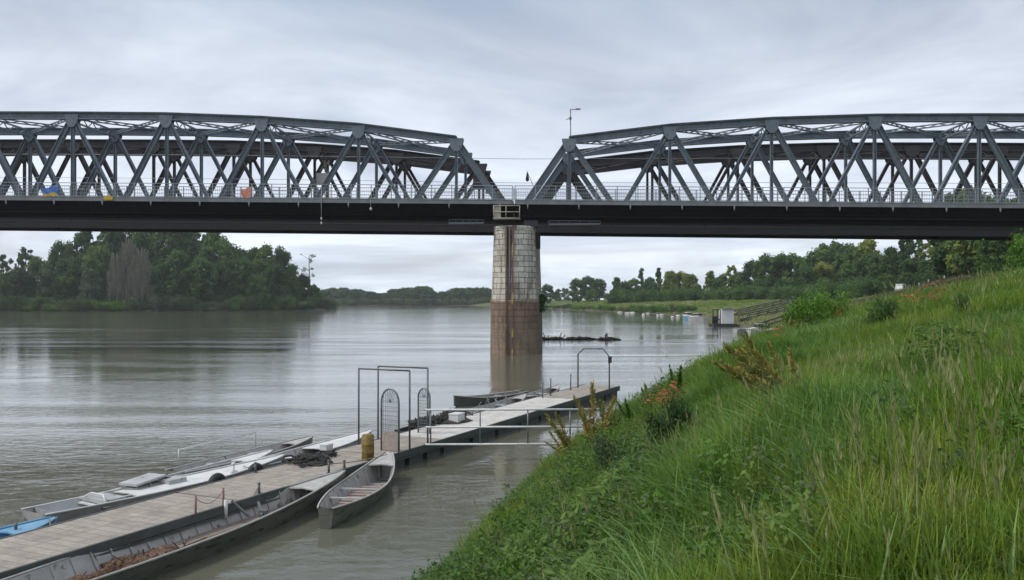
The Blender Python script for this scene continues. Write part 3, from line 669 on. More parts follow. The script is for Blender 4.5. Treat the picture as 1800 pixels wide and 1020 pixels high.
for k, (v_, h, lab) in enumerate(((9.6, 6.35, 'thin upper overhead wire strung along behind the grey trusses'), (12.4, 4.35, 'thin middle overhead wire crossing the gap above the pier'), (13.2, 3.3, 'thin lower overhead wire crossing the gap above the pier'))):
    mb = MB(BP(0, v_, zb(0) + h)); mb.tube([BP(s, v_, zb(s) + h + .25 * abs(math.sin(s * .036)) ) for s in range(-88, 89, 4)], .022, 5)
    o = mb.build('overhead_wire', M_RAIL); o.location = BP(0, v_, zb(0) + h); tag(o, lab, 'wire', 'overhead wires along the bridge')

# ------------------------------------------------------------------ pontoon and its things
PD = Vector((0.418, 0.908, 0)); PN = Vector((0.908, -0.418, 0))       # along the pontoon, across it towards the bank
PE = Vector((-7.86, 13.1, 0))                                         # a point on the bank-side edge
DZ = 0.45
def PP(t, w, z=DZ): q = PE + PD * t - PN * w; return Vector((q.x, q.y, z))   # t metres along, w metres from the bank-side edge
PRZ = math.atan2(PD.y, PD.x)
def build_pontoon():
    root = thing('floating_pontoon', 'long floating pontoon walkway moored along the grassy bank', 'pontoon', PP(0, .9, 0), PRZ)
    # local frame: x along, y across (positive = river side)
    edges = [-6.5, -.5, 5.2, 10.9, 13.9, 19.6, 25.3, 31.3]
    for i in range(7):
        a, b = edges[i] + .03, edges[i + 1] - .03; m = M_DECK if b <= 14 else M_DECK2
        if i == 6: m = M_DECK
        MB().box(((a + b) / 2, 0, DZ - .02), (b - a, 1.74, .04)).build('deck_section', m, root)
    mb = MB()
    for y in (-.9, .9):
        for i in range(7):
            a, b = edges[i] + .015, edges[i + 1] - .015
            mb.box(((a + b) / 2, y, DZ - .075), (b - a, .06, .17)); mb.box(((a + b) / 2, y * 1.01, DZ - .19), (b - a, .1, .03))
    for i in range(8): mb.box((edges[i], 0, DZ - .1), (.03, 1.7, .12))
    mb.build('edge_frame', mat('steel_edge', (0.085, 0.10, 0.10), (0.05, 0.06, 0.06), 3, .6, c3=(.12, .09, .06), spot=.62), root)
    for i in range(7):
        a, b = edges[i], edges[i + 1]
        for k in range(3):
            c = a + (b - a) * (k + .5) / 3; mb = MB()
            mb.box((c, 0, .06), ((b - a) / 3 - .25, 1.66, .36)); mb.build('float', M_DKGALV, root)
    return root
build_pontoon()

# portal frames over the walkway by the gate
def portal(t0, lab):
    a = PP(t0, .04); b = PP(t0, 1.76); root = thing('portal_frame', lab, 'frame', (a + b) / 2, 0, 'tube portal frames over the pontoon')
    o = Vector(root.location); h = 2.2
    for p in (a, b): MB(o).tube([p - Vector((0, 0, .25)), p + Vector((0, 0, h))], .027, 8).build('post', M_DKGALV, root)
    MB(o).tube([a + Vector((0, 0, h)), b + Vector((0, 0, h))], .024, 8).build('crossbar', M_DKGALV, root)
portal(12.0, 'nearer of two slim square steel frames over the pontoon, beside the yellow bin')
portal(13.0, 'farther of two slim square steel frames over the pontoon, past the yellow bin')
def hoop_frame():
    a = on(1016, 682, DZ); b = on(1071, 684, DZ); root = thing('hoop_frame', 'steel hoop with chamfered corners at the far end of the pontoon', 'frame', (a + b) / 2)
    o = Vector(root.location); h = 1.88; d = (b - a).normalized()
    MB(o).tube([a, a + Vector((0, 0, h - .28)), a + d * .28 + Vector((0, 0, h)), b - d * .3 + Vector((0, 0, h)), b + Vector((0, 0, h - .35)), b - Vector((0, 0, .4))], .035, 8).build('tube_frame', M_DKGALV, root)
    MB(o).box(b + Vector((.03, 0, h - .5)), (.16, .14, .3)).build('hinge_block', M_GIRD, root)
    return b + Vector((0, 0, 1.55))
hb = hoop_frame()
def mesh_arch(a, b, h, lab, nbar, spikes):
    root = thing('arched_gate', lab, 'gate', (a + b) / 2, 0, 'arched mesh gates on the pontoon'); o = Vector(root.location); d = (b - a); w = d.length; d.normalize()
    r = w / 2; pts = [a] + [a + Vector((0, 0, h - r))] + [(a + b) / 2 + d * (-math.cos(t) * r) + Vector((0, 0, h - r + math.sin(t) * r * 1.25)) for t in [math.pi * i / 12 for i in range(1, 12)]] + [b + Vector((0, 0, h - r)), b]
    MB(o).tube(pts, .028, 8).build('frame', M_GALV, root)
    mb = MB(o)
    for i in range(1, nbar):
        f = i / nbar; x = -math.cos(math.pi * f)  ; q = a + d * w * f; hh = h - r + math.sqrt(max(0, 1 - (2 * f - 1) ** 2)) * r * 1.25
        mb.tube([q, q + Vector((0, 0, hh))], .008, 4)
    for k in range(1, 12):
        z = (h - r) * k / 11.0; mb.tube([a + Vector((0, 0, z)), b + Vector((0, 0, z))], .008, 4)
    for i in range(9):
        t = math.pi * (i + .5) / 9; c = (a + b) / 2 + Vector((0, 0, h - r)); mb.tube([c, c + d * (-math.cos(t) * r) + Vector((0, 0, math.sin(t) * r * 1.25))], .007, 4)
    mb.build('wire_mesh', M_GALV, root)
    MB(o).box((a + b) / 2 + Vector((0, 0, .28)), (w * .9, .02, .52), math.atan2(d.y, d.x)).build('kick_plate', mat('speckled_plate', (0.42, 0.36, 0.32), (.25, .2, .18), 14, .7), root) if spikes else None
mesh_arch(PP(11.45, .05), PP(11.5, .65), 1.65, 'taller arched wire gate with a speckled lower panel beside the yellow bin', 9, True)
mesh_arch(PP(14.6, .9), PP(14.65, 1.35), 1.35, 'smaller arched wire gate standing farther along, on the river side of the walkway', 6, False)
def bin_():
    p = PP(10.15, .18); t = thing('yellow_bin', 'weathered ochre metal bin on the pontoon beside the arched gate', 'bin', p)
    MB(p).lathe([(.155, 0), (.165, .02), (.165, .20), (.172, .21), (.165, .22), (.165, .40), (.172, .41), (.165, .42), (.165, .62), (.15, .64)], p, 20).build('body', M_OCHRE, t)
    MB(p).lathe([(.15, .64), (.15, .66), (.05, .68)], p, 16).build('lid', M_OCHRE, t)
bin_()
# boom rails from the pontoon to the bank
def boom(a, b, hs, posts, lab):
    root = thing('mooring_boom', lab, 'railing', a, 0, 'white pipe booms between pontoon and bank'); o = Vector(root.location)
    for h in hs: MB(o).tube([a + Vector((0, 0, h)), b + Vector((0, 0, h))], .03, 8).build('rail', M_WHITE, root)
    for f in posts:
        q = a.lerp(b, f); MB(o).tube([q + Vector((0, 0, min(hs))), q + Vector((0, 0, max(hs)))], .022, 6).build('post', M_GALV, root)
A = PP(12.7, 0.0, .47) + Vector((.05, 0, 0)); B = Vector((2.6, 24.75, .47)); boom(A, B, (0.0, .5, 1.0), (.03, .31, .58, .82), 'white three-rail pipe railing reaching from the near gate to the grassy bank')
mb = MB(hb)
mb.tube([hb, Vector((12.5, hb.y + .4, hb.z + .02))], .028, 8)
mb.tube([hb + Vector((2.2, 2.5, .42)), Vector((13.5, hb.y + 3.2, hb.z + .45))], .02, 6)
mb.box(Vector((7.3, hb.y + .25, hb.z + .08)), (.12, .12, .3))
o = mb.build('mooring_pipe', M_WHITE); o.location = hb; tag(o, 'pair of thin white pipes running from the steel hoop to the bank', 'pipe')
# small posts
def bollard_pair():
    p = PP(4.0, .02); t = thing('chained_bollard', 'two faded red mooring posts joined by a chain on the pontoon edge', 'mooring post', p)
    q = PP(4.75, .02)
    for c in (p, q): MB(p).tube([c - Vector((0, 0, .1)), c + Vector((0, 0, .36))], .022, 8).build('post', M_REDP, t)
    pts = [p.lerp(q, i / 8) + Vector((0, 0, .31 - .18 * (1 - (i / 4 - 1) ** 2))) for i in range(9)]
    MB(p).tube(pts, .007, 5).build('chain', M_DKGALV, t); MB(p).tube([q + Vector((.06, -.03, -.25)), q + Vector((.06, -.03, .12))], .04, 8).build('sleeve', M_WHITE, t)
bollard_pair()
posts = [(8.3, .05, .28, 'short steel post on the bank-side edge just before the yellow bin'), (9.0, .1, .16, 'stubby steel post on the bank-side edge right before the yellow bin'), (7.6, 1.7, .22, 'short steel post on the river-side edge by the dark rope heap'),
         (25.2, 1.5, .62, 'left one of two tall thin posts on the far part of the pontoon'), (26.0, 1.45, .72, 'right one of two tall thin posts on the far part of the pontoon'), (28.6, 1.5, .70, 'tall thin post inside the steel hoop at the pontoon end'), (5.9, .1, .2, 'short steel post on the bank-side edge above the long punt seats')]
for t_, w_, h_, lab in posts:
    p = PP(t_, w_); mb = MB(p); mb.tube([p, p + Vector((0, 0, h_))], .028, 8); mb.lathe([(.06, 0), (.06, .015), (.03, .02)], p, 10); mb.lathe([(.034, 0), (.04, .02), (.02, .04)], p + Vector((0, 0, h_)), 8)
    o = mb.build('mooring_post', M_DKGALV); o.location = p; tag(o, lab, 'post', 'mooring posts on the pontoon')
# fenders, rope heaps, boxes
def tyre(p, tilt, lab):
    mb = MB(p); k = 20; R0, r0 = .17, .10; pts = []
    ax = PD; 
    ring = [p + ax * math.cos(2 * math.pi * i / k) * R0 + Vector((0, 0, math.sin(2 * math.pi * i / k) * R0)) for i in range(k + 1)]
    mb.tube(ring, r0, 10, cap=False); o = mb.build('tyre_fender', M_RUBBER); o.location = p; tag(o, lab, 'tyre', 'black tyre fenders on the pontoon edge')
tyre(PP(6.6, 1.96, .34), 0, 'black tyre fender nearest the chained red posts, between pontoon and pale boat'); tyre(PP(7.9, 1.96, .35), 0, 'black tyre fender next to the dark rope heap, between pontoon and pale boat')
def heap(c, n, rad, m, name, lab, cat, seed):
    rr = random.Random(seed); mb = MB(c)
    for i in range(n):
        ang = rr.random() * 6.28; q = c + PD * rr.uniform(-1, 1) * rad[0] + PN * rr.uniform(-1, 1) * rad[1]; rr_ = rr.uniform(.08, .2)
        pts = [q + Vector((math.cos(a_ + ang) * rr_ * 1.4, math.sin(a_ + ang) * rr_, rr.uniform(.01, rad[2]))) for a_ in [j * .8 for j in range(8)]]
        mb.tube(pts, rr.uniform(.015, .035), 5)
    mb.blob(c + Vector((0, 0, .02)), (rad[0] * .75, rad[0] * .6, rad[2] * .6), seed, .5)
    o = mb.build(name, m); o.location = c; tag(o, lab, cat)
heap(PP(9.5, 1.5), 26, (.75, .2, .16), M_NET, 'rope_heap', 'dark heap of rope and net on the river-side edge of the tan deck', 'rope heap', 3)
heap(PP(9.0, .98), 9, (.35, .1, .07), M_NET, 'rope_coil', 'flat dark rope coil lying on the tan deck', 'rope coil', 5)
heap(PP(17.3, 2.0, .35), 60, (1.6, .28, .35), M_NET, 'net_heap', 'black heap of fishing net beyond the arched gates', 'net heap', 8)
def crate(p, s, m, lab, cat='box', name='storage_box'):
    t = thing(name, lab, cat, p, PRZ); mb = MB(); mb.box((0, 0, s[2] / 2), s); mb.box((0, 0, s[2] * .1), (s[0] * 1.03, s[1] * 1.03, s[2] * .08)); mb.build('body', m, t)
    MB().box((0, 0, s[2] + .015), (s[0] * 1.06, s[1] * 1.06, .03)).build('lid', m, t)
crate(PP(10.8, 2.0), (.30, .22, .16), M_WHITE, 'small white box on the river side before the portal frames')
crate(PP(17.2, 1.35), (.5, .35, .28), M_WHITE, 'low white storage locker on the pale deck beyond the gates')

# ------------------------------------------------------------------ boats
def hull_fn(Lh, beam, bow, stern, h0, hb_, hs_, draft=.14, flare=.72):
    """stations along x: 0 = stern, Lh = bow; returns (x, half beam, half bottom, sheer z, keel z)"""
    st = []
    n = 26
    for i in range(n + 1):
        t = i / n; x = t * Lh
        if t < .5: w = stern + (1 - stern) * math.sin(math.pi * min(1, t / .5) / 2) ** .9
        else: w = bow + (1 - bow) * math.cos(math.pi * (t - .5) / 1.0) ** .8
        sh = h0 + (hs_ - h0) * max(0, 1 - t / .45) ** 2 + (hb_ - h0) * max(0, (t - .5) / .5) ** 2
        kz = -draft + (draft + .05) * max(0, (t - .68) / .32) ** 2 + (draft * .8) * max(0, 1 - t / .22) ** 2
        st.append((x, w * beam / 2, w * beam / 2 * flare, sh, kz))
    return st
def make_boat(name, label, cat, loc, heading, Lh, beam, bow=.06, stern=.55, h0=.30, hb_=.5, hs_=.36, m_out=None, m_in=None, gun=None, ribs=14, seats=(.3, .6), boards=True, deck_bow=0.0, group='boats moored at the pontoon', seat_m=None, slats=False):
    t = thing(name, label, cat, loc, heading, group); m_in = m_in or m_out; gun = gun or m_out; seat_m = seat_m or gun
    st = hull_fn(Lh, beam, bow, stern, h0, hb_, hs_); th = .025
    def skin(off):
        rows = []
        for x, w, b, s, k in st:
            w2, b2 = max(.01, w - off), max(.008, b - off); k2 = k + off if off == 0 else max(k + off, .03)
            rows.append([(x, -w2, s), (x, -(w2 * .45 + b2 * .55), s * .45 + k2 * .55), (x, -b2, k2), (x, b2, k2), (x, (w2 * .45 + b2 * .55), s * .45 + k2 * .55), (x, w2, s)])
        return rows
    def rows_mesh(mb, rows, flip):
        vs = [p for r_ in rows for p in r_]; c = 6; fs = []
        for i in range(len(rows) - 1):
            for j in range(c - 1):
                f = (i * c + j, i * c + j + 1, (i + 1) * c + j + 1, (i + 1) * c + j); fs.append(f if flip else tuple(reversed(f)))
        fs.append(tuple(range(c)) if not flip else tuple(reversed(range(c)))); fs.append(tuple((len(rows) - 1) * c + j for j in (range(c) if flip else reversed(range(c)))))
        mb.add(vs, fs)
    mb = MB(); rows_mesh(mb, skin(0), False); mb.build('hull', m_out, t)
    mb = MB(); r2 = skin(th)[1:-1]; rows_mesh(mb, r2, True); mb.build('lining', m_in, t)
    for sg in (-1, 1):
        mb = MB(); mb.tube([(x, sg * (w + .005), s + .008) for x, w, b, s, k in st], .022, 6); mb.build('gunwale', gun, t)
    if ribs:
        for i in range(ribs):
            mb = MB(); f = .07 + .86 * i / (ribs - 1); q = f * (len(st) - 1); k0 = int(q); a, b_ = st[k0], st[min(k0 + 1, len(st) - 1)]; fr = q - k0
            x, w, bb, s, k = [a[j] * (1 - fr) + b_[j] * fr for j in range(5)]
            pts = [(x, -(w - .035), s - .01), (x, -(bb - .03), max(k, 0) + .045), (x, bb - .03, max(k, 0) + .045), (x, w - .035, s - .01)]
            for p_, q_ in zip(pts[:-1], pts[1:]): mb.beam(p_, q_, .03, .035, (1, 0, 0))
            mb.build('rib', gun if slats else m_in, t)
    if boards:
        mb = MB(); nb = 5
        for k in range(nb):
            y = -.8 + 1.6 * k / (nb - 1)
            i0, i1 = 4, len(st) - 6
            for i in range(i0, i1):
                a, b_ = st[i], st[i + 1]
                mb.beam((a[0], y * a[2] * .9, max(a[4], 0) + .07), (b_[0], y * b_[2] * .9, max(b_[4], 0) + .07), a[2] * .30, .02, (0, 0, 1))
        mb.build('floor_boards', M_PLANK, t)
    if slats:
        mb = MB()
        for i in range(12):
            x = Lh * (.10 + .60 * i / 11); q = x / Lh * (len(st) - 1); a = st[int(q)]
            mb.box((x, 0, max(a[4], 0) + .085), (.16, a[2] * 1.75, .02))
        mb.build('slat_floor', mat('pinkish_slats', (.36, .27, .24), (.25, .19, .16), 6, .8), t)
    for f in seats:
        q = f * (len(st) - 1); a = st[int(q)]
        MB().box((a[0], 0, a[3] - .08), (.2 if not slats else .07, a[1] * 1.9, .03)).build('seat', seat_m, t)
    if deck_bow:
        mb = MB(); i0 = int(len(st) * (1 - deck_bow)); vs = []
        for x, w, b, s, k in st[i0:]: vs += [(x, -w * .97, s - .012), (x, 0, s + .02), (x, w * .97, s - .012)]
        n = len(st) - i0; fs = []
        for i in range(n - 1):
            for j in range(2): fs.append((i * 3 + j, (i + 1) * 3 + j, (i + 1) * 3 + j + 1, i * 3 + j + 1))
        n0 = len(vs); vs += [(x, y, z - .03) for x, y, z in vs]; fs += [tuple(n0 + k for k in reversed(f)) for f in fs]
        fs.append((0, 1, n0 + 1, n0)); fs.append((1, 2, n0 + 2, n0 + 1)); mb.add(vs, fs); mb.build('bow_deck', gun, t)
    return t, st
def head(a, b): return math.atan2(b[1] - a[1], b[0] - a[0])
def add_local(root, mb, name, m): return mb.build(name, m, root)

# long grey punt on the bank side
M_OLIVE = mat('algae_stained_hull', (0.16, 0.16, 0.135), (0.085, 0.09, 0.065), 2.2, 0.65, 0.0, 0.006, c3=(0.035, 0.045, 0.022), spot=0.57, stretch=(.5, 1, 2.5))
a, b = (-8.05, 10.6), (-4.05, 20.6)
t, st = make_boat('river_punt', 'long grey punt with ribbed sides and brown debris in its stern, alongside the pontoon', 'boat', (*a, 0), head(a, b), 10.75, 1.42, .05, .6, .36, .52, .4, M_OLIVE, M_BOATAL, M_GUN, 24, (), True, .16)
mb = MB()
for k_ in range(46):
    x_ = R.uniform(.9, 5.2); mb.blob((x_, R.gauss(0, .18), .06), (R.uniform(.12, .45), R.uniform(.1, .28), R.uniform(.05, .16)), k_ * 3.1, .8, 10, 6)
for k_ in range(60):
    x_ = R.uniform(.8, 5.6); y_ = R.gauss(0, .2); mb.tube([(x_, y_, .1), (x_ + R.uniform(-.4, .4), y_ + R.uniform(-.25, .25), R.uniform(.12, .32))], .012, 4)
mb.build('leaf_debris', M_DEBRIS, t)
mb = MB(); mb.beam((7.1, -.45, .34), (7.7, .1, .42), .05, .05); mb.beam((7.4, .1, .2), (7.35, .5, .5), .04, .04); mb.box((7.25, -.38, .33), (.1, .16, .16)); mb.build('oar_bracket', M_DKGALV, t)
# short punt in front of it
a, b = (-3.78, 17.3), (-3.22, 22.3)
t, st = make_boat('river_punt', 'short open punt with slatted floor and raised pale bow, floating free of the pontoon edge', 'boat', (*a, 0), head(a, b), 5.0, 1.12, .16, .28, .34, .66, .42, M_OLIVE, M_BOATAL, M_GUN, 8, (.34, .5), False, .18, slats=True)
# pale boats on the river side
a, b = (-9.7, 17.3), (-6.15, 23.4)
t, st = make_boat('river_boat', 'long pale aluminium boat with half-covered deck moored on the river side of the tan deck', 'boat', (*a, 0), head(a, b), 6.9, 1.05, .10, .8, .30, .42, .34, M_BOATAL, M_BOATLT, M_WHITE, 0, (.2,), False, .70)
MB().box((1.55, 0, .31), (.5, .8, .08)).build('hatch_cover', M_BOATLT, t); MB().box((3.4, .1, .36), (.5, .4, .1)).build('hatch_cover', M_BOATLT, t)
MB().tube([(1.3, -.45, .3), (1.4, -.2, .44), (1.4, .2, .44), (1.3, .45, .3)], .02, 6).build('hoop', M_WHITE, t)
mb = MB(); mb.tube([(4.9, -.3, .32), (4.9, -.3, .52)], .025, 6); mb.lathe([(.05, 0), (.06, .03), (.03, .05)], (4.9, -.3, .52), 8); mb.box((4.9, -.15, .34), (.2, .35, .04)); mb.build('cleats', M_WHITE, t)
a, b = (-8.95, 19.0), (-6.9, 24.2)
t, st = make_boat('cabin_boat', 'pale boat with a low flat white canopy, outermost beside the long aluminium boat', 'boat', (*a, 0), head(a, b), 5.7, .95, .1, .75, .26, .36, .28, M_BOATLT, M_BOATAL, M_WHITE, 6, (.6,), False, .25)
mb = MB()
cp = [(.5, -.26, .40), (1.4, -.26, .46), (1.6, -.22, .37), (1.6, .22, .37), (1.4, .26, .46), (.5, .26, .40)]
mb.add([(x, y, z) for x, y, z in cp] + [(x, y, z + .05) for x, y, z in cp], [(5, 0, 1, 4), (4, 1, 2, 3), (11, 10, 7, 6), (10, 9, 8, 7), (0, 6, 7, 1), (1, 7, 8, 2), (2, 8, 9, 3), (3, 9, 10, 4), (4, 10, 11, 5), (5, 11, 6, 0)])
mb.build('canopy', M_BOATLT, t)
mb = MB()
for x in (.55, .95, 1.35):
    for y in (-.23, .23): mb.tube([(x, y, .15), (x, y, .42)], .015, 6)
mb.box((.95, 0, .27), (.8, .42, .16)); mb.build('canopy_frame', M_BOATAL, t)
a, b = (-6.75, 22.6), (-4.55, 28.1)
t, st = make_boat('river_boat', 'pale boat lying beside the dark rope heap, bow towards the portal frames', 'boat', (*a, 0), head(a, b), 5.7, 1.0, .1, .7, .28, .38, .3, M_BOATLT, M_BOATAL, M_WHITE, 8, (.3,), False, .55)
a, b = (-8.6, 21.8), (-6.2, 27.2)
t, st = make_boat('river_boat', 'grey boat with a thin pipe handrail, outermost beside the rope heap', 'boat', (*a, 0), head(a, b), 5.6, .95, .1, .7, .24, .34, .26, M_BOATGR, M_BOATAL, M_GUN, 10, (.3, .6), True, .2)
mb = MB(); mb.tube([(.6, .5, .3), (.6, .5, .68), (3.6, .5, .72), (3.6, .5, .3)], .018, 6); mb.build('handrail', M_WHITE, t)
# blue boat
a, b = (-11.0, 12.1), (-8.95, 16.6)
t, st = make_boat('blue_boat', 'light blue open boat at the corner of the tan deck', 'boat', (*a, 0), head(a, b), 5.0, 1.15, .12, .7, .30, .40, .32, M_BLUE, M_BLUE, M_BLUE, 8, (.35, .62), False, .22)
mb = MB(); mb.tube([(4.2, 0, .34), (4.2, 0, .48)], .03, 6); mb.build('cleat', M_DKGALV, t)
# boats at the far part
far = [((0.6, 40.2), (-2.45, 37.0), 4.5, .98, M_BOATDK, M_BOATGR, 'dark slender punt pointing at the open river near the pier reflection'),
       ((-1.6, 32.8), (0.6, 37.6), 5.2, 1.05, M_BOATLT, M_BOATAL, 'pale punt alongside the pale deck beyond the net heap'),
       ((0.4, 37.8), (2.3, 41.6), 4.2, .95, M_BOATGR, M_BOATAL, 'grey punt between the dark punt and the thin posts'),
       ((-3.6, 27.8), (-1.75, 32.4), 4.9, 1.0, M_BOATDK, M_NET, 'dark boat under the black fishing net beside the pontoon')]
for i, (a, b, l_, bm, mo, mi, lab) in enumerate(far):
    t, st = make_boat('river_punt', lab, 'boat', (*a, 0), head(a, b), l_, bm, .08, .5, .3, .5, .36, mo, mi, M_GUN if i != 3 else M_NET, 7, (.35, .65), False, .15)
    if i == 1:
        for k in range(7): MB().tube([(1.0 + k * .4, .3 * (-1) ** k, .25), (1.15 + k * .4, .1, .6 + .15 * (k % 3))], .018, 5).build('oar', M_GALV, t)

# floating debris beyond the pier
def driftwood(c, L_, seed, lab):
    rr = random.Random(seed); mb = MB(c)
    for k in range(int(L_ * 5)):
        x = -L_ / 2 + L_ * (k + rr.random()) / int(L_ * 5); r_ = rr.uniform(.06, .16); l_ = rr.uniform(.5, 1.8)
        mb.tube([c + Vector((x - l_ / 2, rr.uniform(-.6, .6), .02)), c + Vector((x, rr.uniform(-.6, .6), rr.uniform(.1, .28))), c + Vector((x + l_ / 2, rr.uniform(-.6, .6), .03))], r_, 6)
    for k in range(5):
        x = rr.uniform(-L_ * .3, L_ * .1); mb.tube([c + Vector((x, 0, .1)), c + Vector((x + rr.uniform(-.4, .4), 0, rr.uniform(.5, .85)))], .05, 5)
    o = mb.build('driftwood', M_WOOD); o.location = c; tag(o, lab, 'driftwood', 'driftwood afloat behind the pier')
driftwood(Vector((5.8, 99, 0)), 6.6, 1, 'larger dark tangle of driftwood afloat right behind the stone pier'); driftwood(Vector((11.0, 98.5, 0)), 1.8, 2, 'small dark piece of driftwood drifting farthest from the pier')

# ------------------------------------------------------------------ far right shore: rafts, boats, stairs, cars, people
def far_boat(p, L_, w, rz, m, lab, cabin=None, hh=.8):
    t, st = make_boat('moored_boat', lab, 'boat', p, rz, L_, w, .1, .8, hh, hh * 1.35, hh, m, M_BOATAL, M_WHITE, 0, (.3,), False, .4, group='boats moored at the far landing')
    if cabin: 
        MB().box((L_ * .45, 0, hh + .45), (L_ * .3, w * .75, .9)).build('cabin', cabin, t); MB().box((L_ * .45, 0, hh + .55), (L_ * .31, w * .77, .35)).build('window', M_GLASS, t)
def P0(x, y): return on(x, y, 0)
far_boat(P0(1217, 562), 3.6, 1.5, 2.0, M_BLUE, 'blue boat at the far landing, left of the white houseboat panel', M_WHITE)
far_boat(P0(1240, 564), 4.6, 1.8, 2.3, M_BOATLT, 'pale cabin boat between the blue boat and the dark raft', M_BOARD)
far_boat(P0(1292, 586), 3.6, 1.4, .4, M_BOATLT, 'white boat nearest the embankment edge at the landing, leftmost of three', None, .6)
far_boat(P0(1316, 587), 3.8, 1.5, .2, M_WHITE, 'white boat in the middle of three below the landing stairs', M_BOATLT, .55)
far_boat(P0(1338, 589), 3.2, 1.4, .6, M_BOATGR, 'greyer boat closest to the grassy slope below the landing stairs', None, .6)
def houseboat():
    p = P0(1273, 574); t = thing('houseboat', 'raft carrying a tall white cabin and a dark frame at the far landing', 'houseboat', p, .05)
    MB().box((0, 0, .2), (4.6, 3, .5)).build('raft', M_GIRD, t); c = MB().box((.45, .2, 1.75), (2.1, 1.6, 2.5)).build('cabin', mat('bright_white_cabin', (.8, .8, .8), (.72, .72, .72), 1, .6), t)
    MB().box((.45, .2, 3.05), (2.15, 2.3, .12)).build('roof', M_GALV, c)
    mb = MB()
    for x in (-2.0, -1.2, -.7): mb.tube([(x, 0, .4), (x, 0, 2.9)], .09, 6)
    for z in (1.2, 2.9): mb.tube([(-2.0, 0, z), (-.7, 0, z)], .08, 6)
    mb.box((-1.5, .5, 1.1), (.8, .6, 1.3)); mb.build('dark_frame', M_GIRD, t)
houseboat()
wb = [(1090, 550), (1103, 552), (1112, 551), (1131, 555), (1139, 552), (1156, 556), (1163, 555), (1182, 559), (1192, 557)]
wl = ['leftmost white buoy on the far shallow shore', 'second white buoy from the left along the far shore', 'third white buoy from the left along the far shore', 'fourth white buoy from the left along the far shore', 'middle white buoy of the row along the far shore', 'fourth white buoy from the right along the far shore', 'third white buoy from the right along the far shore', 'second white buoy from the right along the far shore', 'rightmost white buoy of the row, nearest the blue boat']
for (x, y), lab in zip(wb, wl):
    p = P0(x, y); mb = MB(p); mb.blob(p + Vector((0, 0, .15)), (R.uniform(.35, 1.0), .35, R.uniform(.22, .45)), x, .3)
    o = mb.build('white_buoy', M_WHITE); o.location = p; tag(o, lab, 'buoy', 'white buoys along the far shore')

# landing stairs: rails running down the far bank to the water
def landing(p0, p1, lab):
    n = 9; a = Vector(p0); b = Vector(p1); t = thing('landing_stairs', lab, 'stairs', a, 0, 'landing stairs on the far bank'); d = (b - a); dh = Vector((d.x, d.y, 0)).normalized(); sidev = Vector((-dh.y, dh.x, 0))
    mb = MB(a)
    for k in range(n * 2):
        q = a.lerp(b, (k + .5) / (n * 2)); mb.box(q, (.6, 1.6, .12), math.atan2(dh.y, dh.x))
    for sg in (-1, 1): mb.beam(a + sidev * sg * .8, b + sidev * sg * .8, .55, .25, sidev)
    mb.build('steps', mat('old_green_timber', (.06, .08, .05), (.10, .10, .08), 2, .9), t)
    for sg in (-1, 1):
        mb = MB(a); mb.beam(a + sidev * sg * .85 + Vector((0, 0, 1)), b + sidev * sg * .85 + Vector((0, 0, 1)), .2, .16, sidev)
        for k in range(8): q = a.lerp(b, k / 7) + sidev * sg * .85; mb.beam(q, q + Vector((0, 0, 1)), .14, .14, sidev)
        mb.build('handrail', mat('old_dark_timber', (.04, .045, .035), (.07, .07, .055), 2, .9), t)
def g(x, y): return Vector((x, y, gz(x, y) + .35))
for k, (x0, y0, x1, y1) in enumerate(((52.5, 202, 78, 238), (45.5, 168, 70, 204), (36.5, 124, 54, 152))):
    landing(g(x0, y0), g(x1, y1), ['farthest of the three landing stairs climbing from the moored boats to the road', 'middle one of three landing stairs climbing from the moored boats', 'nearest of the three landing stairs climbing from the moored boats'][k])

# road along the flood bank
def ribbon(name, pts, w, m, lift):
    mb = MB(); vs = []; L_ = []
    P = [Vector((x, y, 0)) for x, y in pts]; fine_ = []
    for a_, b_ in zip(P[:-1], P[1:]):
        k = max(1, int((b_ - a_).length / 4))
        for i in range(k): fine_.append(a_.lerp(b_, i / k))
    fine_.append(P[-1])
    for i, p in enumerate(fine_):
        d = (fine_[min(i + 1, len(fine_) - 1)] - fine_[max(i - 1, 0)]).normalized(); s = Vector((-d.y, d.x, 0))
        for o_ in (-.5, -.17, .17, .5): q = p + s * w * o_; vs.append((q.x, q.y, gz(q.x, q.y) + lift))
    fs = [(i * 4 + j, i * 4 + j + 1, (i + 1) * 4 + j + 1, (i + 1) * 4 + j) for i in range(len(fine_) - 1) for j in range(3)]
    mb.add(vs, fs); o = mb.build(name, m); return tag(o, kind='structure')
ROAD = [(70, -40), (55, 60), (66, 90), (78, 120), (90, 165), (97, 220), (92, 290), (72, 380), (48, 480), (30, 600)]
ribbon('road', ROAD, 5.0, mat('gravel_road', (0.20, 0.185, 0.16), (0.15, 0.135, 0.115), .6, .95, world_pos=True), .06)

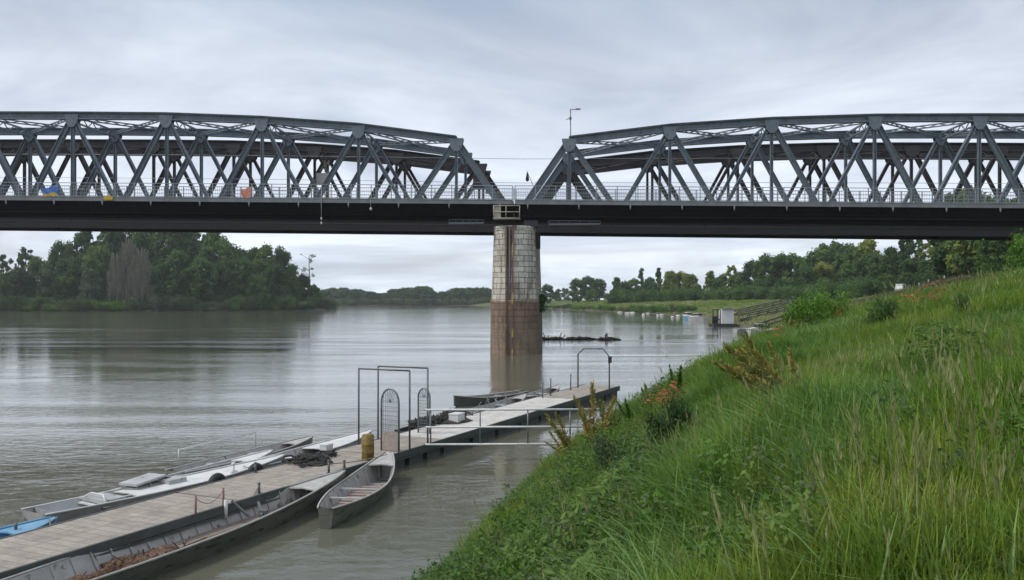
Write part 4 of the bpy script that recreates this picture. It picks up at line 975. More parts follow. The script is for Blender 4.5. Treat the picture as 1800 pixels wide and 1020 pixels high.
def make_car(p, rz, m, lab, van=False):
    t = thing('parked_car' if not van else 'parked_van', lab, 'car' if not van else 'van', p, rz, 'vehicles on the bank road')
    H = 1.45 if not van else 2.0; prof = [(-2.1, .35), (-2.15, .8), (-1.9, 1.0 if not van else 1.5), (-1.5, H) if not van else (-1.9, H), (.4, H) if not van else (1.0, H), (1.05, .98) if not van else (1.6, 1.1), (2.0, .85), (2.15, .6), (2.1, .35)]
    mb = MB(); n = len(prof); W = .85
    vs = [(x, -W * (1 if z < 1 else .85), z) for x, z in prof] + [(x, W * (1 if z < 1 else .85), z) for x, z in prof]
    mb.add(vs, [tuple(range(n)), tuple(range(2 * n - 1, n - 1, -1))] + [(i, n + i, n + (i + 1) % n, (i + 1) % n) for i in range(n)]); mb.build('body', m, t)
    mb = MB()
    for sg in (-1, 1): mb.add([(-1.6, sg * .80, 1.0), (.75, sg * .80, 1.0), (.35, sg * .75, H - .1), (-1.35, sg * .75, H - .1)], [(0, 1, 2, 3)]); mb.box((-.3, sg * .785, (1.0 + H) / 2 - .03), (1.7, .03, H - 1.15))
    mb.build('side_windows', M_GLASS, t)
    for x in (-1.35, 1.35):
        for y in (-.8, .8): MB().tube([(x, y - .1, .33), (x, y + .1, .33)], .33, 12).build('wheel', M_RUBBER, t)
def groundpt(x, y_depth): X = (x - CX) / FPX * y_depth; return Vector((X, y_depth, gz(X, y_depth) + .07))
make_car(groundpt(1396, 262), 1.2, M_CARD, 'dark car parked at the top of the landing stairs'); make_car(groundpt(1476, 215), 1.0, M_CARD, 'dark car on the bank road above the bright green bush')
def person(p, lab, top, legs, hgt=1.72):
    t = bpy.data.meshes.new('person'); k = hgt / 1.72
    V_ = [(0,0,.92),(0,0,1.15),(0,0,1.40),(0,0,1.50),(0,.02,1.62),(.10,0,.88),(.12,.02,.48),(.11,.0,.08),(.12,-.12,.04),(-.10,0,.88),(-.12,-.02,.48),(-.13,.05,.08),(-.14,-.07,.04),(.20,0,1.38),(.26,0,1.1),(.24,-.08,.84),(-.20,0,1.38),(-.26,0,1.1),(-.24,-.1,.86)]
    E = [(0,1),(1,2),(2,3),(3,4),(0,5),(5,6),(6,7),(7,8),(0,9),(9,10),(10,11),(11,12),(2,13),(13,14),(14,15),(2,16),(16,17),(17,18)]
    rad = [.14,.13,.15,.06,.11,.10,.065,.045,.04,.10,.065,.045,.04,.06,.045,.035,.06,.045,.035]
    t.from_pydata([(x * k, y * k, z * k) for x, y, z in V_], E, []); o = bpy.data.objects.new('person', t); C.objects.link(o); o.location = p
    sm = o.modifiers.new('skin', 'SKIN'); o.modifiers.new('sub', 'SUBSURF').levels = 1; o.modifiers['sub'].render_levels = 1
    for i, r_ in enumerate(rad): t.skin_vertices[0].data[i].radius = (r_, r_ * .85)
    t.skin_vertices[0].data[0].use_root = True; t.materials.append(legs); tag(o, lab, 'person')
    mb = MB(); mb.lathe([(.15, .86), (.165, 1.0), (.16, 1.2), (.20, 1.38), (.10, 1.47)], (0, 0, 0), 12); mb.build('shirt', top, o)
    return o
make_car(groundpt(1584, 196), .9, M_CARW, 'white van on the raised bank road in front of the dark trees', True)

# ------------------------------------------------------------------ foliage
def leaf_mesh(name, centers, radii, per, size, m, seed, squash=.8, up=.25):
    rg = np.random.default_rng(seed); cs = []; 
    for c, r_ in zip(centers, radii):
        n = int(per * (r_ / np.mean(radii)) ** 2)
        d = rg.normal(size=(n, 3)); d /= np.linalg.norm(d, axis=1)[:, None]; rr = r_ * rg.uniform(.12, 1.0, n) ** .6
        p = np.array(c) + d * rr[:, None] * np.array([1, 1, squash]); p += rg.normal(size=(n, 3)) * r_ * .17
        cs.append(np.concatenate([p, d], 1))
    A = np.concatenate(cs); n = len(A); P_, D = A[:, :3], A[:, 3:]
    nrm = D + rg.normal(size=(n, 3)) * .55; nrm[:, 2] += up; nrm /= np.linalg.norm(nrm, axis=1)[:, None]
    t = np.cross(nrm, rg.normal(size=(n, 3))); t /= np.linalg.norm(t, axis=1)[:, None]; b = np.cross(nrm, t)
    s = size * rg.uniform(.55, 1.25, n)[:, None]
    q = np.stack([P_ - t * s * .9, P_ - b * s * .5, P_ + t * s * .9, P_ + b * s * .5], 1).reshape(-1, 3)
    me = bpy.data.meshes.new(name); me.vertices.add(4 * n); me.vertices.foreach_set('co', q.ravel())
    me.loops.add(4 * n); me.loops.foreach_set('vertex_index', np.arange(4 * n)); me.polygons.add(n)
    me.polygons.foreach_set('loop_start', np.arange(n) * 4); me.polygons.foreach_set('loop_total', np.full(n, 4)); me.materials.append(m); me.update(calc_edges=True); return me
def crown_proto(kind, seed, m):
    """unit-ish tree, 10 m tall; crown clusters follow limbs"""
    rr = random.Random(seed); cs = []; rs = []; limbs = []
    if kind == 'round': N_, zlo, zhi, wid = 95, 1.1, 9.4, 3.5
    elif kind == 'tall': N_, zlo, zhi, wid = 90, .9, 9.7, 2.2
    elif kind == 'column': N_, zlo, zhi, wid = 46, .8, 9.8, .8
    elif kind == 'loose': N_, zlo, zhi, wid = 52, 3.0, 9.5, 2.9
    elif kind == 'low': N_, zlo, zhi, wid = 85, .5, 9.2, 5.0
    for i in range(N_):
        f = (i + rr.random()) / N_; z = zlo + (zhi - zlo) * f
        env = {'round': math.sin(math.pi * (.12 + .80 * f)) ** .6, 'tall': math.sin(math.pi * (.15 + .80 * f)) ** .7, 'column': math.sin(math.pi * (.1 + .87 * f)) ** .5, 'loose': math.sin(math.pi * (.2 + .72 * f)) ** .7, 'low': math.sin(math.pi * (.25 + .70 * f)) ** .6}[kind]
        a = rr.random() * 6.283; r_ = wid * env * rr.uniform(.35, 1.0); c = (math.cos(a) * r_, math.sin(a) * r_, z + rr.uniform(-.3, .3))
        cs.append(c); rs.append({'round': .82, 'tall': .68, 'column': .42, 'loose': .50, 'low': .98}[kind] * rr.uniform(.5, 1.35))
    per = {'round': 95, 'tall': 95, 'column': 75, 'loose': 48, 'low': 95}[kind]
    me = leaf_mesh('crown_' + kind, cs, rs, per, .30, m, seed)
    mb = MB(); top = zlo + (zhi - zlo) * .75
    mb.tube([(0, 0, -.4), (.05, .03, 1.5), (-.05, .06, 3.5), (.08, -.05, top)], .26, 8, .07)
    for k in range(9):
        c = cs[int((k + .5) / 9 * N_)]; z0 = max(1.2, c[2] - 1.8); mb.tube([(0, 0, z0), (c[0] * .55, c[1] * .55, (z0 + c[2]) / 2 - .1), c], .10, 5, .03)
    return me, mb.mesh('trunk_' + kind, M_BARK)
PROTO = {}
def proto(kind, v, m):
    k = (kind, v, m.name)
    if k not in PROTO: PROTO[k] = crown_proto(kind, 100 + v * 17 + len(kind), m)
    return PROTO[k]
TREES = []
def tree(x, y, h, kind, m, label, group, wide=1.0, v=None, name='broadleaf_tree', z=None):
    v = R.randrange(3) if v is None else v; cm, tm = proto(kind, v, m)
    t = thing(name, label, 'tree', (x, y, (gz(x, y) if z is None else z) - .05), R.random() * 6.28, group); s = h / 10.0
    for nm, me in (('trunk', tm), ('crown', cm)):
        o = bpy.data.objects.new(nm, me); C.objects.link(o); o.parent = t
    t.scale = (s * wide, s * wide, s); TREES.append(t); return t

# wooded island on the left: tops traced as heights, three rows deep
GI = 'trees on the wooded island'
def ztop(ypx, Y): return EYE + (HY - ypx) / FPX * Y
island = [ # px x, top y, depth, kind, material, width
 (-60,446,372,'round',ML_MID,1.0),(-30,452,362,'round',ML_DARK,1.0),(6,447,366,'loose',ML_GREY,.8),(10,478,352,'low',ML_MID,.8),(45,432,372,'loose',ML_GREY,.7),(38,470,354,'round',ML_GREY,1.0),(70,452,366,'round',ML_DARK,.9),(86,474,352,'round',ML_GREY,.9),
 (112,424,368,'round',ML_DARK,.8),(122,452,354,'round',ML_MID,.9),(150,404,372,'tall',ML_DARK,.9),(168,432,358,'round',ML_MID,.8),(190,392,374,'tall',ML_DARK,.95),(160,472,350,'low',ML_GREY,.7),
 (222,384,380,'round',ML_DARK,.85),(262,386,378,'round',ML_DARK,.8),(292,392,368,'tall',ML_DARK,1.0),(306,440,354,'round',ML_DARK,.9),(328,396,374,'tall',ML_MID,1.0),(352,404,372,'loose',ML_DARK,.8),(345,452,354,'round',ML_MID,.9),
 (374,406,368,'tall',ML_DARK,.9),(396,418,362,'round',ML_MID,.8),(384,462,354,'round',ML_DARK,.9),(414,432,372,'round',ML_DARK,.8),(424,452,360,'round',ML_MID,.8),(447,438,372,'tall',ML_DARK,.9),(466,434,368,'tall',ML_MID,.9),(492,436,374,'round',ML_DARK,.7),
 (482,462,362,'round',ML_DARK,.8),(510,464,374,'round',ML_MID,.7),(452,482,356,'low',ML_DARK,.7),(534,482,378,'round',ML_DARK,.8),(552,500,384,'round',ML_MID,.9),(562,514,380,'low',ML_MID,.7),(520,500,370,'low',ML_DARK,.7),(572,526,386,'low',ML_MID,.6)]
for i_ in range(20):
    island.append((-30 + i_ * 29, 488 + 9 * math.sin(i_ * 2.3), 366 + (i_ > 14) * (i_ - 14) * 5, 'low', [ML_DARK, ML_MID, ML_DARK, ML_GREY][i_ % 4], 1.0))
kindw = {'round': 'rounded', 'tall': 'tall', 'loose': 'thin-crowned', 'low': 'spreading low', 'column': 'columnar'}
matw = {'dark_leaves': 'dark green', 'mid_leaves': 'mid green', 'yellow_green_leaves': 'yellow-green', 'bright_green_leaves': 'bright green', 'grey_green_leaves': 'grey-green'}
def where_isle(x):
    return ('past the left frame edge of' if x < 0 else 'at the far left of' if x < 60 else 'in the left part of' if x < 150 else 'left of the bare trees on' if x < 195 else 'behind the bare trees on' if x < 270 else 'just right of the bare trees on' if x < 340 else 'right of centre on' if x < 430 else 'in the right part of' if x < 505 else 'near the tip of')
usedlab = {}
def uniq(base):
    n = usedlab.get(base, 0); usedlab[base] = n + 1
    return base if n == 0 else base + [', a second one', ', a third one', ', a fourth one', ', a fifth one'][min(n - 1, 3)]
for (px, ty, Y, kd, m_, wd) in island:
    X = (px - CX) / FPX * Y; z = gz(X, Y); h = ztop(ty, Y) - z
    sz = 'big' if h > 30 else 'small' if h < 16 else 'medium'
    tree(X, Y, h, kd, m_, uniq('%s %s %s tree %s the island' % (sz, matw[m_.name], kindw[kd], where_isle(px))), GI, wd * (1.0 if h < 28 else .8))
# waterside bushes of the island
bush_p = [leaf_mesh('bush_leaves_%d' % i, [(R.uniform(-1, 1) * 1.3, R.uniform(-.7, .7), R.uniform(.2, 1.15)) for _ in range(22)], [R.uniform(.30, .62) for _ in range(22)], 190, .075, [ML_MID, ML_DARK, ML_GREY, ML_BRIGHT][i], 50 + i) for i in range(4)]
bush_s = MB().tube([(0, 0, -.3), (.05, 0, .9)], .08, 6, .03).tube([(0, 0, 0), (.7, .2, .9)], .05, 5, .02).tube([(0, 0, 0), (-.7, -.1, .9)], .05, 5, .02).mesh('bush_stems', M_BARK)
def bush(x, y, s, k, label, group, z=None, name='bush', sz=None):
    t = thing(name, label, 'bush', (x, y, (gz(x, y) if z is None else z) - .03), R.random() * 6.28, group)
    for nm, me in (('stems', bush_s), ('foliage', bush_p[k])):
        o = bpy.data.objects.new(nm, me); C.objects.link(o); o.parent = t
    t.scale = (s, s, s if sz is None else sz); return t
for i in range(34):
    px = -40 + i * 18.5 + R.uniform(-5, 5)
    if px > 578: break
    Y = 344 if px < 400 else 350 + (px - 400) * .10
    X = (px - CX) / FPX * Y
    v = float(sdf(ISLE, np.array([X]), np.array([Y]))[0])
    while v < 1.0 and Y < 420: Y += 2; X = (px - CX) / FPX * Y; v = float(sdf(ISLE, np.array([X]), np.array([Y]))[0])
    k = R.choice([0, 1, 1, 2]); k = 3 if 160 < px < 230 and R.random() < .6 else k
    bush(X, Y, R.uniform(2.2, 4.4), k, uniq('waterside %s bush %s the island' % (['mid green', 'dark green', 'grey-green', 'bright green'][k], where_isle(px))), 'waterside bushes of the island', sz=R.uniform(2.0, 4.5))

# bare grey trees on the island
def bare_tree(x, y, h, w, seed, label, name='bare_tree', group=None):
    rr = random.Random(seed); z = gz(x, y); t = thing(name, label, 'tree', (x, y, z - .1), 0, group)
    mb = MB(); mb.tube([(0, 0, 0), (w * .05, 0, h * .35), (-w * .03, .2, h * .7), (0, 0, h * .97)], h * .014, 7, h * .004); mb.build('trunk', M_DEADBARK, t)
    mb = MB()
    for k in range(90):
        f = rr.uniform(.22, .97) ** .8; a = rr.random() * 6.28; r_ = w * .5 * math.sin(math.pi * min(1, f * .62 + .22)) * rr.uniform(.3, 1.15)
        p0 = Vector((0, 0, h * f * .85)); p2 = Vector((math.cos(a) * r_, math.sin(a) * r_, h * f * rr.uniform(.95, 1.02))); p1 = p0.lerp(p2, .5) + Vector((0, 0, h * .03))
        mb.tube([p0, p1, p2], .11, 4, .04, False)
        for q in range(7):
            s0 = p1.lerp(p2, rr.random()); e = s0 + Vector((rr.uniform(-.9, .9), rr.uniform(-.9, .9), -rr.uniform(.10, .26) * h)); mb.tube([s0, s0.lerp(e, .5) + Vector((rr.uniform(-.3, .3), 0, .3)), e], .065, 3, .03, False)
    mb.build('branches', M_DEADBARK, t)
bare_tree((205 - CX) / FPX * 349, 349, 24, 8, 21, 'leftmost of the pale bare trees on the island', group='bare trees on the island')
bare_tree((226 - CX) / FPX * 350, 350, 30, 10, 22, 'tallest of the pale bare trees in the middle of the group', group='bare trees on the island')
bare_tree((249 - CX) / FPX * 349, 349, 26, 9, 23, 'rightmost of the pale bare trees on the island', group='bare trees on the island')
def snag(x, y, h, seed, lab, gm=ML_GREY):
    rr = random.Random(seed); t = thing('sparse_tree', lab, 'tree', (x, y, gz(x, y) - .1), 0); mb = MB(); mb.tube([(0, 0, 0), (.3, 0, h * .5), (0, 0, h)], .38, 7, .12); cs = []
    for k in range(14):
        f = rr.uniform(.45, .98); a = rr.random() * 6.28; e = Vector((math.cos(a) * rr.uniform(1, 4), math.sin(a) * 2, h * f + rr.uniform(.5, 2.5))); mb.tube([(0, 0, h * f), e], .12, 5, .04); cs.append(tuple(e))
    mb.build('trunk', M_BARK, t); me = leaf_mesh('sparse_foliage', cs, [rr.uniform(.5, 1.3) for _ in cs], 26, .35, gm, seed); o = bpy.data.objects.new('crown', me); C.objects.link(o); o.parent = t
snag((543 - CX) / FPX * 384, 384, 23, 4, 'sparse tree with a nearly bare trunk standing at the tip of the island')

# far shore wood across the river: low distant trees
GF = 'distant trees on the far shore'
def where_far(px): return 'left of the stone pier' if px < 870 else 'right of the stone pier'
seg = []
for i in range(56):
    px = 560 + i * 5.9 + R.uniform(-2, 2); f = (px - 560) / 330
    Y = 742 - 20 * f + R.choice([0, 14, 30])
    ty = 511 + 2.5 * math.sin(px * .05) + R.uniform(-3.5, 3.5)
    if 730 < px < 750: ty = 503
    if 800 < px < 860: ty = 506 + R.uniform(-1.5, 2)
    seg.append((px, ty, Y))
for n_, (px, ty, Y) in enumerate(seg):
    X = (px - CX) / FPX * Y; z = gz(X, Y); kd = R.choice(['low', 'round', 'low']); m_ = R.choice([ML_MID, ML_GREY, ML_DARK])
    tree(X, Y, ztop(ty, Y) - z, kd, m_, 'low distant tree in the hazy wood across the river, left of the stone pier', GF, 1.7)
mid = [(938,505,560,'round',ML_MID),(950,512,540,'low',ML_GREY),(963,500,520,'round',ML_DARK),(980,508,560,'round',ML_GREY),(994,506,540,'low',ML_MID),(1016,490,470,'round',ML_DARK),(1036,486,480,'round',ML_GREY),(1054,490,470,'round',ML_DARK),(1040,508,455,'low',ML_MID)]
midl = ['small tree just right of the stone pier', 'low grey-green tree second to the right of the pier', 'rounded dark tree between the pier and the big grey-green clump', 'grey-green rounded tree in the gap before the big clump', 'low green tree at the foot of the big clump', 'left dark crown of the big clump right of the pier', 'middle grey-green crown of the big clump right of the pier', 'right dark crown of the big clump right of the pier', 'low green tree in front of the big clump']
for (px, ty, Y, kd, m_), lab in zip(mid, midl):
    X = (px - CX) / FPX * Y; tree(X, Y, ztop(ty, Y) - gz(X, Y), kd, m_, lab, 'trees on the far right shore', 1.05)
# treeline behind the road, right bank
line = [(1084,488,430,'tall',ML_DARK),(1098,494,420,'round',ML_DARK),(1112,490,425,'round',ML_MID),(1127,472,430,'column',ML_DARK),(1140,488,420,'round',ML_DARK),(1157,470,425,'column',ML_DARK),(1152,496,405,'round',ML_DARK),
 (1178,476,400,'round',ML_YEL),(1172,492,392,'tall',ML_YEL),(1200,478,398,'round',ML_YEL),(1212,482,392,'round',ML_YEL),(1226,500,380,'round',ML_DARK),(1248,478,385,'tall',ML_YEL),(1266,484,380,'round',ML_MID),(1284,466,378,'loose',ML_YEL),(1290,482,370,'round',ML_MID),(1306,478,365,'round',ML_DARK),
 (1326,458,345,'round',ML_DARK),(1350,448,340,'round',ML_DARK),(1374,446,338,'round',ML_MID),(1398,447,335,'round',ML_DARK),(1416,452,330,'round',ML_MID),(1440,436,330,'round',ML_MID),(1462,426,328,'round',ML_DARK),(1480,428,325,'round',ML_DARK),(1448,462,300,'round',ML_YEL),(1424,470,300,'round',ML_DARK),
 (1494,458,300,'round',ML_DARK),(1510,440,290,'round',ML_MID),(1524,424,290,'tall',ML_YEL),(1530,446,280,'round',ML_DARK),(1550,446,270,'round',ML_DARK),(1566,436,265,'tall',ML_DARK),(1586,418,262,'column',ML_DARK),(1598,414,258,'column',ML_DARK),(1612,420,250,'loose',ML_DARK),(1600,456,240,'round',ML_DARK),
 (1636,424,235,'loose',ML_YEL),(1655,415,228,'tall',ML_YEL),(1628,456,225,'round',ML_DARK),(1672,346,170,'tall',ML_DARK),(1704,332,160,'tall',ML_YEL),(1722,340,158,'round',ML_DARK),(1690,420,180,'round',ML_DARK),(1718,420,165,'round',ML_MID),(1752,396,150,'round',ML_DARK),(1788,350,150,'tall',ML_MID),(1760,352,156,'tall',ML_GREY),
 (1340,490,315,'low',ML_DARK),(1376,488,312,'low',ML_DARK),(1410,488,300,'low',ML_DARK),(1448,488,285,'low',ML_MID),(1484,488,272,'low',ML_DARK),(1520,484,258,'low',ML_DARK),(1556,480,245,'low',ML_DARK),(1592,478,230,'low',ML_DARK),(1630,474,215,'low',ML_DARK),(1664,470,195,'low',ML_MID),(1698,462,178,'low',ML_DARK),(1745,450,150,'low',ML_MID),
 (1120,504,400,'low',ML_DARK),(1090,505,410,'low',ML_MID),(1150,505,395,'low',ML_DARK),(1190,504,378,'low',ML_MID),(1230,505,365,'low',ML_DARK),(1270,502,350,'low',ML_DARK),(1305,498,335,'low',ML_DARK)]
for i_ in range(30):
    line.append((1080 + i_ * 23, 509 - max(0, i_ - 12) * 1.3, 392 - i_ * 7.2, 'low', [ML_DARK, ML_MID, ML_DARK][i_ % 3], 1.0))
def where_r(px):
    for lim, w in ((1110, 'at the far left treeline end'), (1170, 'by the two far columnar trees'), (1222, 'in the yellow-green tree group'), (1262, 'above the row of white buoys'), (1310, 'behind the white houseboat cabin'), (1365, 'left of the parked dark car'), (1420, 'behind the parked dark car at the stairs'), (1470, 'behind the bright green bush'), (1505, 'behind the car by the bush'), (1545, 'left of the dark columnar pair'), (1605, 'around the dark columnar pair'), (1645, 'right of the white van'), (1690, 'where the bank meets the trees'), (1730, 'under the right end of the bridge'), (2000, 'at the landward bridge end')):
        if px < lim: return w
for (px, ty, Y, kd, m_, *_w) in line:
    X = (px - CX) / FPX * Y; z = gz(X, Y); h = ztop(ty, Y) - z
    tree(X, Y, h, kd, m_, uniq('%s%s %s tree %s' % ('tall ' if h > 99 and kd != 'tall' else '', matw[m_.name], kindw[kd], where_r(px))), 'trees of the right bank', 1.0 if kd != 'low' else .95)
for f_ in LATE: f_()
# leafy shrub in front of the bridge end
bush(42.6, 68, 1.9, 3, 'bright leafy shrub hiding the landward end of the bridge', None, sz=2.5)
bush(40.2, 70, 1.2, 0, 'smaller green shrub beside the leafy one at the bridge end', None, sz=1.4)

# low scrub along the far right shore
for i in range(26):
    px = 945 + i * 10.5; Y = 430 - (px - 945) * .75 if px < 1100 else 316 - (px - 1100) * .55
    X = (px - CX) / FPX * Y; v = float(sdf(MAIN, np.array([X]), np.array([Y]))[0]); 
    while v < 1.5 and Y < 560: Y += 4; X = (px - CX) / FPX * Y; v = float(sdf(MAIN, np.array([X]), np.array([Y]))[0])
    bush(X, Y, R.uniform(1.2, 2.6), R.choice([0, 2, 3, 0]), uniq('low shoreline scrub %s' % ('right of the pier' if px < 1010 else 'below the big tree clump' if px < 1080 else 'behind the white buoys' if px < 1160 else 'left of the blue boat')), 'scrub along the far right shore', sz=R.uniform(.8, 1.8))

for i in range(44):
    px = 1075 + i * 10.5 + R.uniform(-2, 2); Y = 398 - i * 4.2; X = (px - CX) / FPX * Y
    bush(X, Y, R.uniform(2.6, 3.8), R.choice([0, 1, 1]), 'low dark scrub under the trees %s' % where_r(px), 'scrub under the right bank trees', sz=R.uniform(2.6, 4.2))
for i in range(46):
    px = 575 + i * 6.4 + R.uniform(-2, 2); Y = 690.0; X = (px - CX) / FPX * Y
    while float(sdf(MAIN, np.array([X]), np.array([Y]))[0]) < 3 and Y < 800: Y += 3; X = (px - CX) / FPX * Y
    bush(X, Y, R.uniform(2.2, 3.6), R.choice([0, 1, 2]), 'low scrub at the waterline across the river, left of the stone pier', 'scrub on the far shore', sz=R.uniform(2.2, 3.8))
# mooring ropes
def rope(a, b, sag, lab):
    a = Vector(a); b = Vector(b); mb = MB(a); mb.tube([a.lerp(b, i / 10) - Vector((0, 0, sag * (1 - (i / 5 - 1) ** 2))) for i in range(11)], .012, 5); o = mb.build('mooring_rope', mat('old_rope', (.25, .22, .16), (.15, .13, .1), 9, .9)); o.location = a; tag(o, lab, 'rope', 'mooring ropes')
rope(PP(8.3, .05, .68), (-3.22, 22.0, .66), .05, 'thin rope from the short punt bow to a post on the pontoon')
rope(PP(5.9, .1, .62), (-5.6, 18.2, .38), .04, 'thin rope from the long punt to a post on the pontoon')
rope(PP(7.6, 1.7, .62), (-6.9, 21.9, .38), .04, 'thin rope from the pale boat to the post by the dark rope heap')
rope(PP(2.2, 1.78, .46), (-8.95, 16.5, .42), .03, 'thin rope from the blue boat bow to the pontoon edge')
# ------------------------------------------------------------------ grass
def blade(mb_v, mb_f, x, y, h, w, lean, az, curve, z0=-.03, segs=4):
    n = len(mb_v); ca, sa = math.cos(az), math.sin(az); px, py = -sa, ca
    for i in range(segs + 1):
        t = i / segs; off = lean * t + curve * t * t; z = z0 + h * (t - .28 * max(0, curve / max(h, .01)) * t * t * t); ww = w * (1 - t ** 1.8) * .5 + .0008
        cx_, cy_ = x + ca * off, y + sa * off
        mb_v.append((cx_ - px * ww, cy_ - py * ww, z)); mb_v.append((cx_ + px * ww, cy_ + py * ww, z))
    for i in range(segs): mb_f.append((n + 2 * i, n + 2 * i + 1, n + 2 * i + 3, n + 2 * i + 2))
hidden = bpy.data.collections.new('grass_tufts')
def tuft(name, seed, nb, rad, h, w, curve, m, seedheads=0, m2=None):
    rr = random.Random(seed); v = []; f = []; mi = []
    for k in range(nb):
        a = rr.random() * 6.28; r_ = rad * math.sqrt(rr.random()); n0 = len(f)
        blade(v, f, math.cos(a) * r_, math.sin(a) * r_, h * rr.uniform(.55, 1.1), w * rr.uniform(.7, 1.3), rr.uniform(0, .16) * h, rr.random() * 6.28, curve * rr.uniform(0, 1) * h); mi += [0] * (len(f) - n0)
    for k in range(seedheads):
        a = rr.random() * 6.28; r_ = rad * math.sqrt(rr.random()); x, y = math.cos(a) * r_, math.sin(a) * r_; hh = h * rr.uniform(1.15, 1.55); n0 = len(f); az = rr.random() * 6.28
        blade(v, f, x, y, hh, .005, .12 * hh, az, .1 * hh)
        ex, ey = x + math.cos(az) * .2 * hh, y + math.sin(az) * .2 * hh
        for q in range(15):
            zq = hh * (.78 + .013 * q); aa = rr.random() * 6.28; s = .008 * (1 - q * .04); ox = x + math.cos(az) * (.12 * zq + .1 * zq * zq / hh); oy = y + math.sin(az) * (.12 * zq + .1 * zq * zq / hh); n = len(v)
            v += [(ox, oy, zq), (ox + math.cos(aa) * s, oy + math.sin(aa) * s, zq + .02), (ox + math.cos(aa) * s * .4, oy + math.sin(aa) * s * .4, zq + .05)]; f.append((n, n + 1, n + 2))
        mi += [1] * (len(f) - n0)
    me = bpy.data.meshes.new(name); me.from_pydata(v, [], f); me.materials.append(m); me.materials.append(m2 or m); me.polygons.foreach_set('material_index', mi); me.update()
    o = bpy.data.objects.new(name, me); return o
def scatter(name, label, pts, rots, scl, idx, protos):
    col = bpy.data.collections.new(name + '_sources')
    for i, p in enumerate(protos): p.name = '%s_source_%02d' % (name, i); col.objects.link(p)
    me = bpy.data.meshes.new(name); n = len(pts); me.vertices.add(n); me.vertices.foreach_set('co', np.asarray(pts, float).ravel())
    a = me.attributes.new('rot', 'FLOAT_VECTOR', 'POINT'); a.data.foreach_set('vector', np.asarray(rots, float).ravel())
    a = me.attributes.new('scl', 'FLOAT_VECTOR', 'POINT'); a.data.foreach_set('vector', np.asarray(scl, float).ravel())
    a = me.attributes.new('idx', 'INT', 'POINT'); a.data.foreach_set('value', np.asarray(idx, int))
    o = bpy.data.objects.new(name, me); C.objects.link(o)
    ng = bpy.data.node_groups.new(name, 'GeometryNodeTree'); ng.interface.new_socket('Geometry', in_out='INPUT', socket_type='NodeSocketGeometry'); ng.interface.new_socket('Geometry', in_out='OUTPUT', socket_type='NodeSocketGeometry')
    N = ng.nodes.new; gi = N('NodeGroupInput'); go = N('NodeGroupOutput'); iop = N('GeometryNodeInstanceOnPoints'); ci = N('GeometryNodeCollectionInfo'); ci.inputs['Collection'].default_value = col
    ci.inputs['Separate Children'].default_value = True; ci.inputs['Reset Children'].default_value = True; iop.inputs['Pick Instance'].default_value = True
    def attr(nm, ty): 
        q = N('GeometryNodeInputNamedAttribute'); q.data_type = ty; q.inputs['Name'].default_value = nm; return q.outputs['Attribute']
    L = ng.links.new; L(gi.outputs[0], iop.inputs['Points']); L(ci.outputs[0], iop.inputs['Instance']); L(attr('idx', 'INT'), iop.inputs['Instance Index'])
    L(attr('rot', 'FLOAT_VECTOR'), iop.inputs['Rotation']); L(attr('scl', 'FLOAT_VECTOR'), iop.inputs['Scale']); L(iop.outputs[0], go.inputs[0])
    md = o.modifiers.new('scatter', 'NODES'); md.node_group = ng
    o['kind'] = 'stuff'
    if label: o['label'] = label; o['category'] = 'grass'
    return o
def sample_bank(n, r0, r1, p=1.0, umin=.25, amin=-24, amax=42, umax=1e9):
    r = r0 + (r1 - r0) * rng.random(n) ** p; a = np.radians(rng.uniform(amin, amax, n)); x = r * np.sin(a); y = r * np.cos(a)
    u = sdf(MAIN, x, y); k = (u > umin) & (u < umax); return x[k], y[k], u[k]
def noise2(x, y, s, seed):   # cheap smooth value noise
    return (np.sin(x * s + seed) * np.cos(y * s * 1.3 - seed * .7) + np.sin((x + y) * s * .6 + seed * 2.1) * .7 + np.cos((x - y * .8) * s * 1.9 + seed) * .5) / 2.2
tufts = [tuft('g', 1, 120, .19, .31, .006, .45, ML_GRASS), tuft('g', 2, 110, .20, .36, .006, .7, ML_GRASS), tuft('g', 3, 64, .22, .38, .009, .9, ML_GRASSB), tuft('g', 4, 95, .20, .33, .006, .5, ML_GRASS, 2, ML_DRY),
         tuft('g', 5, 80, .2, .36, .006, .6, ML_GRASS, 4, ML_DRY), tuft('g', 6, 46, .24, .40, .009, 1.1, ML_GRASSB), tuft('g', 7, 60, .18, .34, .006, .4, ML_DRY), tuft('g', 8, 70, .22, .28, .014, .5, ML_MID)]
for k_, (m_, h_, sz_) in enumerate(((ML_BRIGHT, .40, .020), (ML_GREY, .42, .017), (ML_MID, .46, .023))):
    cs_ = [(R.gauss(0, .12), R.gauss(0, .12), R.uniform(.08, h_)) for _ in range(14)]
    tufts.append(bpy.data.objects.new('h', leaf_mesh('herb_leaves', cs_, [.09] * 14, 16, sz_, m_, 300 + k_, up=.8)))
xs_, ys_, us_ = [], [], []
for n, r0, r1, p in ((24000, 2.6, 12, .75), (34000, 10, 34, .8), (30000, 30, 80, .85), (16000, 70, 135, .9)):
    x, y, u = sample_bank(n, r0, r1, p); xs_.append(x); ys_.append(y); us_.append(u)
x = np.concatenate(xs_); y = np.concatenate(ys_); u = np.concatenate(us_)
rr_ = np.hypot(x, y); n = len(x); pn = noise2(x, y, .55, 3.0); pn2 = noise2(x, y, .35, 9.0); q = rng.random(n)
idx = np.where(q < .32, 0, np.where(q < .58, 1, np.where(q < .61, 3, np.where(q < .635, 4, np.where(q < .93, 7, 2)))))
idx = np.where((pn > .45) & (q > .5), np.where(q > .75, 2, 5), idx); idx = np.where((pn2 > .55) & (q > .9), 6, idx); idx = np.where((rr_ > 25) & (idx == 6), 0, idx)
hn = noise2(x, y, .9, 17.0); edge_ = (u < 4.0) & (y < 60); q2 = rng.random(n)
